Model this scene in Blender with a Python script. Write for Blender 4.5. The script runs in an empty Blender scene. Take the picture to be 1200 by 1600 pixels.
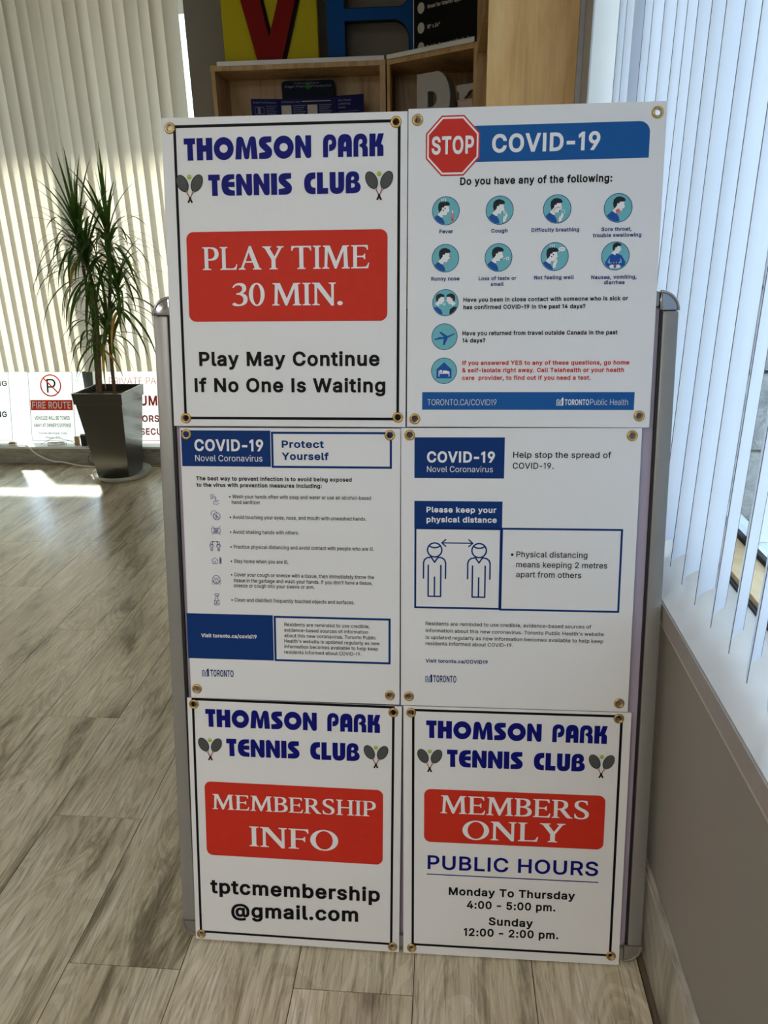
import bpy, bmesh, math, random
from mathutils import Vector, Matrix
from mathutils.geometry import tessellate_polygon, delaunay_2d_cdt
sc = bpy.context.scene
COL = sc.collection
PI = math.pi
R = math.radians

# ------------------------------------------------------------------ camera
cam_d = bpy.data.cameras.new('camera'); cam = bpy.data.objects.new('camera', cam_d); COL.objects.link(cam)
cam_d.sensor_fit = 'VERTICAL'; cam_d.sensor_height = 36; cam_d.lens = 1150 * 36 / 1600
cam_d.clip_start = 0.02; cam_d.clip_end = 200
W = [[0.99661083, 0.01130207, -0.08148075], [0.08011378, -0.3581821, 0.93020824], [-0.01867167, -0.93358333, -0.35787361]]
m3 = Matrix(((W[0][0], -W[0][1], -W[0][2]), (W[1][0], -W[1][1], -W[1][2]), (W[2][0], -W[2][1], -W[2][2])))
cam.matrix_world = Matrix.Translation((0, 0, 1.48)) @ m3.to_4x4()
sc.camera = cam

# ------------------------------------------------------------------ sky, sun, added fill lights, exposure
SKY, SUN, FILL = 3.6, 17.0, 14.0
w = bpy.data.worlds.new('world'); sc.world = w; w.use_nodes = True
nt = w.node_tree; nt.nodes.clear()
_o = nt.nodes.new('ShaderNodeOutputWorld'); _b = nt.nodes.new('ShaderNodeBackground')
_tc = nt.nodes.new('ShaderNodeTexCoord'); _sep = nt.nodes.new('ShaderNodeSeparateXYZ'); _r = nt.nodes.new('ShaderNodeValToRGB')
nt.links.new(_tc.outputs['Generated'], _sep.inputs[0]); nt.links.new(_sep.outputs['Z'], _r.inputs[0])
_r.color_ramp.elements[0].position = 0.0; _r.color_ramp.elements[0].color = (0.86, 0.92, 1.0, 1)
_r.color_ramp.elements[1].position = 0.7; _r.color_ramp.elements[1].color = (0.50, 0.66, 1.0, 1)
nt.links.new(_r.outputs[0], _b.inputs['Color']); _b.inputs['Strength'].default_value = SKY
nt.links.new(_b.outputs[0], _o.inputs['Surface'])
sun_d = bpy.data.lights.new('sun', 'SUN'); sun = bpy.data.objects.new('sun', sun_d); COL.objects.link(sun)
sun_d.energy = SUN; sun_d.angle = R(5); sun_d.color = (1.0, 0.96, 0.88)
sun.location = (0, 12, 10)
sun.rotation_euler = Vector((0.42, -0.66, -0.60)).to_track_quat('-Z', 'Y').to_euler()
sc.view_settings.view_transform = 'Standard'; sc.view_settings.look = 'None'
sc.view_settings.gamma = 1.0; sc.view_settings.use_curve_mapping = False
sc.view_settings.exposure = 0.0

# ------------------------------------------------------------------ materials
MATS = {}
def srgb(r, g, b):
    f = lambda v: (v / 255 / 12.92) if v / 255 <= 0.04045 else ((v / 255 + 0.055) / 1.055) ** 2.4
    return (f(r), f(g), f(b), 1)
def new_mat(name):
    m = bpy.data.materials.new(name); m.use_nodes = True; n = m.node_tree; n.nodes.clear()
    out = n.nodes.new('ShaderNodeOutputMaterial'); p = n.nodes.new('ShaderNodeBsdfPrincipled')
    n.links.new(p.outputs[0], out.inputs['Surface']); MATS[name] = m
    return m, n, p, out
def setp(p, **k):
    for a, v in k.items():
        p.inputs[a.replace('_', ' ')].default_value = v
def noise_node(n, scale, detail=4, rough=0.6, vec=None, dist=0.0):
    t = n.nodes.new('ShaderNodeTexNoise'); t.inputs['Scale'].default_value = scale; t.inputs['Detail'].default_value = detail
    t.inputs['Roughness'].default_value = rough; t.inputs['Distortion'].default_value = dist
    if vec is not None: n.links.new(vec, t.inputs['Vector'])
    return t
def ramp(n, fac, stops):
    r = n.nodes.new('ShaderNodeValToRGB'); e = r.color_ramp.elements
    e[0].position, e[0].color = stops[0]; e[1].position, e[1].color = stops[-1]
    for pos, c in stops[1:-1]:
        q = e.new(pos); q.color = c
    n.links.new(fac, r.inputs[0]); return r
def mapping(n, scale=(1, 1, 1), src='Object', offs=None):
    tc = n.nodes.new('ShaderNodeTexCoord'); mp = n.nodes.new('ShaderNodeMapping'); mp.inputs['Scale'].default_value = scale
    n.links.new(tc.outputs[src], mp.inputs['Vector'])
    if offs is not None: n.links.new(offs, mp.inputs['Location'])
    return mp.outputs[0]
def bump(n, p, h, strength=0.2, dist=0.002):
    b = n.nodes.new('ShaderNodeBump'); b.inputs['Strength'].default_value = strength; b.inputs['Distance'].default_value = dist
    n.links.new(h, b.inputs['Height']); n.links.new(b.outputs[0], p.inputs['Normal'])
def flat(name, col, rough=0.5, metal=0.0, var=0.06, scale=30, bmp=0.05, coat=0.0, spec=0.5):
    """plain coloured surface with a faint mottling"""
    m, n, p, o = new_mat(name)
    t = noise_node(n, scale, 3, 0.6, mapping(n))
    c0 = tuple(max(0, v * (1 - var)) for v in col[:3]) + (1,); c1 = tuple(min(1, v * (1 + var)) for v in col[:3]) + (1,)
    r = ramp(n, t.outputs['Fac'], [(0.3, c0), (0.7, c1)])
    n.links.new(r.outputs[0], p.inputs['Base Color'])
    setp(p, Roughness=rough, Metallic=metal); p.inputs['Coat Weight'].default_value = coat; p.inputs['Specular IOR Level'].default_value = spec
    if bmp: bump(n, p, t.outputs['Fac'], bmp, 0.001)
    return m
# printed inks on coroplast
INK = dict(white=srgb(232, 232, 232), black=srgb(14, 14, 16), navy=srgb(12, 18, 112), red=srgb(202, 50, 34), redtext=srgb(178, 28, 30), tblue=srgb(28, 62, 120),
           dblue=srgb(14, 52, 112), bar=srgb(28, 88, 152), teal=srgb(112, 180, 188), ink=srgb(40, 44, 48), skin=srgb(225, 228, 228), shirt=srgb(38, 84, 158),
           pink=srgb(214, 120, 124), lime=srgb(160, 185, 60), grip=srgb(40, 22, 18), shaft=srgb(150, 96, 70), racket=srgb(48, 50, 50), strings=srgb(98, 100, 98),
           stopred=srgb(202, 52, 44), yellow=srgb(196, 180, 30), darkred=srgb(130, 14, 10), blue3=srgb(4, 78, 150), fire=srgb(226, 62, 44), green=srgb(40, 120, 50),
           greyink=srgb(90, 94, 98), boxnavy=srgb(20, 26, 84), boxteal=srgb(6, 22, 42), boxtext=srgb(120, 124, 150), off=srgb(190, 186, 176))
for k, c in INK.items(): flat('ink_' + k, c, 0.5, 0, 0.02, 60, 0.0, spec=0.12)
# white corrugated plastic: faint vertical flutes
m, n, p, o = new_mat('coroplast')
v = mapping(n, (1, 1, 1)); wv = n.nodes.new('ShaderNodeTexWave'); wv.wave_type = 'BANDS'; wv.bands_direction = 'X'
wv.inputs['Scale'].default_value = 75; wv.inputs['Distortion'].default_value = 0.3; n.links.new(v, wv.inputs['Vector'])
setp(p, Base_Color=srgb(226, 226, 226), Roughness=0.45); p.inputs['Specular IOR Level'].default_value = 0.25; bump(n, p, wv.outputs['Fac'], 0.06, 0.0006)
# thin translucent plastic board standing in the window
def translucent(name, col, tcol, mixf, rough=0.5):
    m, n, p, o = new_mat(name)
    tr = n.nodes.new('ShaderNodeBsdfTranslucent'); tr.inputs['Color'].default_value = tcol
    mx = n.nodes.new('ShaderNodeMixShader'); mx.inputs[0].default_value = mixf
    t = noise_node(n, 12, 3, 0.6, mapping(n, (30, 30, 1)))
    c0 = tuple(v * 0.94 for v in col[:3]) + (1,)
    r = ramp(n, t.outputs['Fac'], [(0.3, c0), (0.7, col)]); n.links.new(r.outputs[0], p.inputs['Base Color'])
    setp(p, Roughness=rough)
    n.links.new(p.outputs[0], mx.inputs[1]); n.links.new(tr.outputs[0], mx.inputs[2]); n.links.new(mx.outputs[0], o.inputs['Surface'])
    return m
translucent('board_plastic', srgb(235, 238, 232), (0.80, 0.84, 0.80, 1), 0.26)
translucent('slat_cream', srgb(200, 192, 176), (0.58, 0.515, 0.41, 1), 0.42)
translucent('slat_white', srgb(206, 210, 220), (0.70, 0.82, 0.94, 1), 0.37)
translucent('leaf_green', srgb(44, 74, 26), (0.10, 0.22, 0.02, 1), 0.30, 0.4)
translucent('leaf_yellow', srgb(190, 150, 60), (0.55, 0.38, 0.06, 1), 0.35, 0.5)
translucent('saucer_plastic', srgb(225, 225, 220), (0.75, 0.72, 0.66, 1), 0.55, 0.2)
flat('slat_edge', srgb(120, 112, 108), 0.6)
flat('frame_silver', srgb(142, 140, 136), 0.36, 0.35, 0.03, 20, 0.02)
flat('chrome', srgb(165, 165, 168), 0.12, 1.0, 0.02, 8, 0.25)
flat('brass', srgb(196, 162, 100), 0.34, 1.0, 0.08, 60, 0.05)
flat('lilac_panel', srgb(176, 164, 180), 0.4, 0, 0.03, 10)
flat('black_rubber', srgb(16, 16, 17), 0.6)
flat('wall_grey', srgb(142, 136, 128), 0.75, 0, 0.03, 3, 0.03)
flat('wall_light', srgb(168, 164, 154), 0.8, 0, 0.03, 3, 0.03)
flat('ceiling_white', srgb(225, 222, 215), 0.9)
flat('window_white', srgb(226, 228, 228), 0.35, 0, 0.03, 6, 0.05)
flat('sill_edge_grey', srgb(150, 142, 136), 0.5)
flat('sill_moulding_light', srgb(186, 180, 170), 0.5)
flat('wall_glow_grey', srgb(176, 178, 182), 0.6)  # light blue-grey: glow of the blind on the wall, put into the colour
flat('corner_grey', srgb(124, 118, 108), 0.4, 0.2)
flat('alu_dark', srgb(70, 70, 68), 0.4, 0.6)
_pm = flat('pot_black', srgb(34, 32, 27), 0.4, 0.0, 0.12, 40, 0.05, coat=1.0)
_pp = [q for q in _pm.node_tree.nodes if q.type == 'BSDF_PRINCIPLED'][0]; _pp.inputs['Coat IOR'].default_value = 1.65; _pp.inputs['Coat Roughness'].default_value = 0.16
flat('soil', srgb(58, 44, 34), 0.95, 0, 0.5, 60, 0.9)
flat('cane_bark', srgb(120, 98, 74), 0.85, 0, 0.35, 70, 0.6)
flat('cable_white', srgb(226, 224, 214), 0.45)
flat('cable_grey', srgb(92, 88, 82), 0.5)
flat('letter_metal', srgb(148, 146, 144), 0.35, 0.3)
flat('letter_face', srgb(176, 174, 172), 0.3, 0.0)
flat('pink_paper', srgb(190, 168, 162), 0.7)
flat('concrete_out', srgb(180, 175, 166), 0.9, 0, 0.10, 2.0, 0.3)
flat('kraft', srgb(178, 150, 100), 0.7)
flat('brick_dark', srgb(96, 82, 72), 0.9)
flat('soffit', srgb(120, 112, 100), 0.9)
m, n, p, o = new_mat('fill_diffuser')  # glowing face of the added fill panels
em = n.nodes.new('ShaderNodeEmission'); em.inputs['Color'].default_value = (1, 0.96, 0.91, 1); em.inputs['Strength'].default_value = 6
n.links.new(em.outputs[0], o.inputs['Surface'])
m, n, p, o = new_mat('glass')
tr = n.nodes.new('ShaderNodeBsdfTransparent'); tr.inputs['Color'].default_value = (0.92, 0.97, 0.95, 1)
gl = n.nodes.new('ShaderNodeBsdfGlossy'); gl.inputs['Roughness'].default_value = 0.02
mx = n.nodes.new('ShaderNodeMixShader'); mx.inputs[0].default_value = 0.045; n.links.new(tr.outputs[0], mx.inputs[1]); n.links.new(gl.outputs[0], mx.inputs[2])
n.links.new(mx.outputs[0], o.inputs['Surface'])
# greige oak laminate: grain runs along Y, differs from plank to plank
def oak(name, dark, mid, light, rough=0.34, knots=True):
    m, n, p, o = new_mat(name)
    oi = n.nodes.new('ShaderNodeObjectInfo')
    mul = n.nodes.new('ShaderNodeMath'); mul.operation = 'MULTIPLY'; mul.inputs[1].default_value = 40.0
    n.links.new(oi.outputs['Random'], mul.inputs[0])
    cx = n.nodes.new('ShaderNodeCombineXYZ'); n.links.new(mul.outputs[0], cx.inputs[0]); n.links.new(mul.outputs[0], cx.inputs[1]); n.links.new(mul.outputs[0], cx.inputs[2])
    v = mapping(n, (1, 1, 1), 'Object', cx.outputs[0])
    def mp(src, s):
        q = n.nodes.new('ShaderNodeMapping'); q.inputs['Scale'].default_value = s; n.links.new(src, q.inputs['Vector']); return q.outputs[0]
    broad = noise_node(n, 1.0, 6, 0.68, mp(v, (9, 1.7, 1)), 1.0)      # cloudy tone
    warp = noise_node(n, 1.0, 2, 0.45, mp(v, (7, 1.2, 1)), 0.9)        # cathedral rings
    ma = n.nodes.new('ShaderNodeMath'); ma.operation = 'MULTIPLY_ADD'; ma.inputs[1].default_value = 120.0; ma.inputs[2].default_value = 0.0
    n.links.new(warp.outputs['Fac'], ma.inputs[0]); si = n.nodes.new('ShaderNodeMath'); si.operation = 'SINE'; n.links.new(ma.outputs[0], si.inputs[0])
    fine = noise_node(n, 1.0, 6, 0.75, mp(v, (120, 6, 1)), 0.9)        # pores
    vor = n.nodes.new('ShaderNodeTexVoronoi')
    n.links.new(mp(v, (4.0, 1.5, 1)), vor.inputs['Vector']); vor.inputs['Scale'].default_value = 1.0
    kn = ramp(n, vor.outputs['Distance'], [(0.05, (0.16, 0.13, 0.1, 1)), (0.09, (0.55, 0.52, 0.5, 1)), (0.30, (1, 1, 1, 1))])
    def mixn(a, b, f, mode='MIX'):
        x = n.nodes.new('ShaderNodeMix'); x.data_type = 'RGBA'; x.blend_type = mode
        if isinstance(f, float): x.inputs[0].default_value = f
        else: n.links.new(f, x.inputs[0])
        for i, s in ((6, a), (7, b)):
            if isinstance(s, tuple): x.inputs[i].default_value = s
            else: n.links.new(s, x.inputs[i])
        return x.outputs[2]
    base = ramp(n, broad.outputs['Fac'], [(0.34, dark), (0.48, mid), (0.66, light)]).outputs[0]
    rings = ramp(n, si.outputs[0], [(0.0, (0.80, 0.79, 0.76, 1)), (0.14, (0.97, 0.97, 0.96, 1)), (1.0, (1, 1, 1, 1))]).outputs[0]
    fin = ramp(n, fine.outputs['Fac'], [(0.36, (0.40, 0.38, 0.34, 1)), (0.50, (0.97, 0.97, 0.96, 1)), (0.7, (1.0, 1.0, 1.0, 1))]).outputs[0]
    c = mixn(base, rings, 0.75, 'MULTIPLY'); c = mixn(c, fin, 0.8, 'MULTIPLY')
    if knots: c = mixn(c, kn.outputs[0], 0.75, 'MULTIPLY')
    tone = ramp(n, oi.outputs['Random'], [(0.0, (0.86, 0.86, 0.87, 1)), (1.0, (1, 1, 0.98, 1))]).outputs[0]
    c = mixn(c, tone, 1.0, 'MULTIPLY')
    n.links.new(c, p.inputs['Base Color']); setp(p, Roughness=rough); p.inputs['Coat Weight'].default_value = 0.6; p.inputs['Coat Roughness'].default_value = 0.22
    bump(n, p, fine.outputs['Fac'], 0.25, 0.0008)
    return m
oak('floor_oak', srgb(138, 124, 100), srgb(214, 200, 170), srgb(236, 224, 200), 0.28)
oak('skirting_oak', srgb(150, 144, 134), srgb(178, 172, 162), srgb(200, 196, 186), 0.4, False)
oak('strip_oak', srgb(70, 58, 46), srgb(104, 88, 72), srgb(124, 108, 90), 0.5, False)
flat('floor_gap', srgb(60, 54, 44), 0.8)
# maple ply (grain along Z)
def maple(name, a, b, c, rough=0.4, sc_=(14, 14, 1.6)):
    m, n, p, o = new_mat(name)
    t = noise_node(n, 1.0, 4, 0.62, mapping(n, sc_), 1.2); t2 = noise_node(n, 1.0, 4, 0.7, mapping(n, (sc_[0] * 9, sc_[1] * 9, sc_[2] * 4)))
    r = ramp(n, t.outputs['Fac'], [(0.28, a), (0.5, b), (0.72, c)]); r2 = ramp(n, t2.outputs['Fac'], [(0.3, (0.88, 0.87, 0.85, 1)), (0.6, (1, 1, 1, 1))])
    x = n.nodes.new('ShaderNodeMix'); x.data_type = 'RGBA'; x.blend_type = 'MULTIPLY'; x.inputs[0].default_value = 0.8
    n.links.new(r.outputs[0], x.inputs[6]); n.links.new(r2.outputs[0], x.inputs[7]); n.links.new(x.outputs[2], p.inputs['Base Color'])
    setp(p, Roughness=rough); return m
maple('maple', srgb(158, 122, 76), srgb(192, 156, 106), srgb(206, 174, 126))
maple('maple_cabinet', srgb(208, 160, 96), srgb(232, 188, 122), srgb(242, 206, 146), 0.4, (9, 9, 1.3))
maple('maple_light', srgb(204, 170, 120), srgb(220, 190, 142), srgb(232, 206, 160), 0.4, (6, 2, 8))
maple('maple_edge', srgb(150, 120, 76), srgb(180, 148, 98), srgb(190, 160, 112), 0.5, (3, 3, 30))
# mottled laminate on the window ledge, marbled sill top, stone outside
m, n, p, o = new_mat('ledge_grey')
t = noise_node(n, 1.0, 5, 0.7, mapping(n, (5, 5, 26)), 1.0); r = ramp(n, t.outputs['Fac'], [(0.3, srgb(118, 114, 102)), (0.55, srgb(158, 155, 142)), (0.75, srgb(178, 176, 164))])
n.links.new(r.outputs[0], p.inputs['Base Color']); setp(p, Roughness=0.5)
m, n, p, o = new_mat('stone_out')
t = noise_node(n, 5, 8, 0.7, mapping(n), 0.8); r = ramp(n, t.outputs['Fac'], [(0.3, srgb(92, 96, 98)), (0.5, srgb(150, 152, 150)), (0.7, srgb(204, 204, 200))])
n.links.new(r.outputs[0], p.inputs['Base Color']); setp(p, Roughness=0.9); bump(n, p, t.outputs['Fac'], 0.9, 0.03)
flat('sill_top', srgb(196, 187, 176), 0.16, 0, 0.05, 7, 0.02)
def M(k): return MATS[k]

# ------------------------------------------------------------------ tagging and mesh helpers
def tag(o, label=None, cat=None, group=None, kind=None):
    if label: o['label'] = label
    if cat: o['category'] = cat
    if group: o['group'] = group
    if kind: o['kind'] = kind
    return o
def empty(name, loc=(0, 0, 0), rot=(0, 0, 0), label=None, cat=None, group=None, parent=None):
    o = bpy.data.objects.new(name, None); COL.objects.link(o); o.location = loc; o.rotation_euler = rot; o.empty_display_size = 0.05
    if parent: o.parent = parent
    return tag(o, label, cat, group)
class MB:
    def __init__(s): s.v = []; s.f = []; s.mi = []
    def add(s, vs, fs, mi=0, T=None):
        b = len(s.v); s.v += [tuple(T @ Vector(q)) if T is not None else tuple(q) for q in vs]
        s.f += [tuple(b + i for i in f) for f in fs]; s.mi += [mi] * len(fs); return s
    def box(s, x0, x1, y0, y1, z0, z1, mi=0, T=None):
        return s.add([(x0, y0, z0), (x1, y0, z0), (x1, y1, z0), (x0, y1, z0), (x0, y0, z1), (x1, y0, z1), (x1, y1, z1), (x0, y1, z1)],
              [(0, 3, 2, 1), (4, 5, 6, 7), (0, 1, 5, 4), (1, 2, 6, 5), (2, 3, 7, 6), (3, 0, 4, 7)], mi, T)
    def prism(s, contours, z0, z1, mi=0, T=None, side=None):
        """extrude closed 2D contours (first solid, others holes) from z0 to z1"""
        P = [[Vector((x, y, 0)) for x, y in c] for c in contours]; tri = tessellate_polygon(P); fl = [q for c in P for q in c]; N = len(fl)
        vs = [(q.x, q.y, z0) for q in fl] + [(q.x, q.y, z1) for q in fl]; fs = []
        for t in tri: fs += [(t[2], t[1], t[0]), (t[0] + N, t[1] + N, t[2] + N)]
        s.add(vs, fs, mi, T); b = 0; sf = []
        for c in contours:
            k = len(c); sf += [(b + i, b + (i + 1) % k, b + (i + 1) % k + N, b + i + N) for i in range(k)]; b += k
        base = len(s.v) - 2 * N; s.f += [tuple(base + i for i in f) for f in sf]; s.mi += [mi if side is None else side] * len(sf); return s
    def lathe(s, prof, n=24, mi=0, T=None, closed=False):
        vs = []; fs = []; k = len(prof)
        for i in range(n):
            a = 2 * PI * i / n
            for r, z in prof: vs.append((r * math.cos(a), r * math.sin(a), z))
        for i in range(n):
            j = (i + 1) % n
            for q in range(k if closed else k - 1):
                q2 = (q + 1) % k; fs.append((i * k + q, j * k + q, j * k + q2, i * k + q2))
        return s.add(vs, fs, mi, T)
    def tube(s, pts, r, n=8, mi=0, cap=True):
        pts = [Vector(q) for q in pts]; rr = r if isinstance(r, (list, tuple)) else [r] * len(pts); b = len(s.v); up = None
        for i, q in enumerate(pts):
            d = (pts[min(i + 1, len(pts) - 1)] - pts[max(i - 1, 0)]).normalized()
            if up is None: up = d.orthogonal().normalized()
            up = (up - d * up.dot(d)).normalized(); sd = d.cross(up)
            for j in range(n):
                a = 2 * PI * j / n; s.v.append(tuple(q + (up * math.cos(a) + sd * math.sin(a)) * rr[i]))
        for i in range(len(pts) - 1):
            for j in range(n):
                s.f.append((b + i * n + j, b + i * n + (j + 1) % n, b + (i + 1) * n + (j + 1) % n, b + (i + 1) * n + j)); s.mi.append(mi)
        if cap:
            s.f.append(tuple(b + j for j in range(n))[::-1]); s.mi.append(mi)
            e = b + (len(pts) - 1) * n; s.f.append(tuple(e + j for j in range(n))); s.mi.append(mi)
        return s
    def build(s, name, mats, parent=None, smooth=False, bevel=0, fix=True, kind=None, link=True):
        me = bpy.data.meshes.new(name); me.from_pydata(s.v, [], s.f)
        for k in (mats if isinstance(mats, (list, tuple)) else [mats]): me.materials.append(M(k))
        me.polygons.foreach_set('material_index', s.mi)
        if fix or bevel:
            bm = bmesh.new(); bm.from_mesh(me)
            if fix: bmesh.ops.recalc_face_normals(bm, faces=bm.faces)
            if bevel:
                es = [e for e in bm.edges if len(e.link_faces) == 2 and e.calc_face_angle(0) > 0.5]
                bmesh.ops.bevel(bm, geom=es, offset=bevel, segments=2, profile=0.6, affect='EDGES', clamp_overlap=True)
            bm.to_mesh(me); bm.free()
        if smooth:
            me.polygons.foreach_set('use_smooth', [True] * len(me.polygons))
            if smooth is not True: me.set_sharp_from_angle(angle=R(smooth))
        me.update(); o = bpy.data.objects.new(name, me)
        if link: COL.objects.link(o)
        if parent: o.parent = parent
        if kind: o['kind'] = kind
        return o
def circle(cx, cy, rx, ry=None, n=28, rot=0):
    ry = rx if ry is None else ry; c, s_ = math.cos(rot), math.sin(rot); out = []
    for i in range(n):
        a = 2 * PI * i / n; x, y = rx * math.cos(a), ry * math.sin(a); out.append((cx + x * c - y * s_, cy + x * s_ + y * c))
    return out
def rrect(x0, y0, x1, y1, r, corners='abcd', n=7):
    out = []
    for key, cx, cy, a0 in (('a', x1 - r, y1 - r, 0), ('b', x0 + r, y1 - r, 90), ('c', x0 + r, y0 + r, 180), ('d', x1 - r, y0 + r, 270)):
        if key in corners and r > 0:
            for i in range(n): a = R(a0 + 90 * i / (n - 1)); out.append((cx + r * math.cos(a), cy + r * math.sin(a)))
        else: out.append({'a': (x1, y1), 'b': (x0, y1), 'c': (x0, y0), 'd': (x1, y0)}[key])
    return out
rect = lambda x0, y0, x1, y1: [(x0, y0), (x1, y0), (x1, y1), (x0, y1)]

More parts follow.
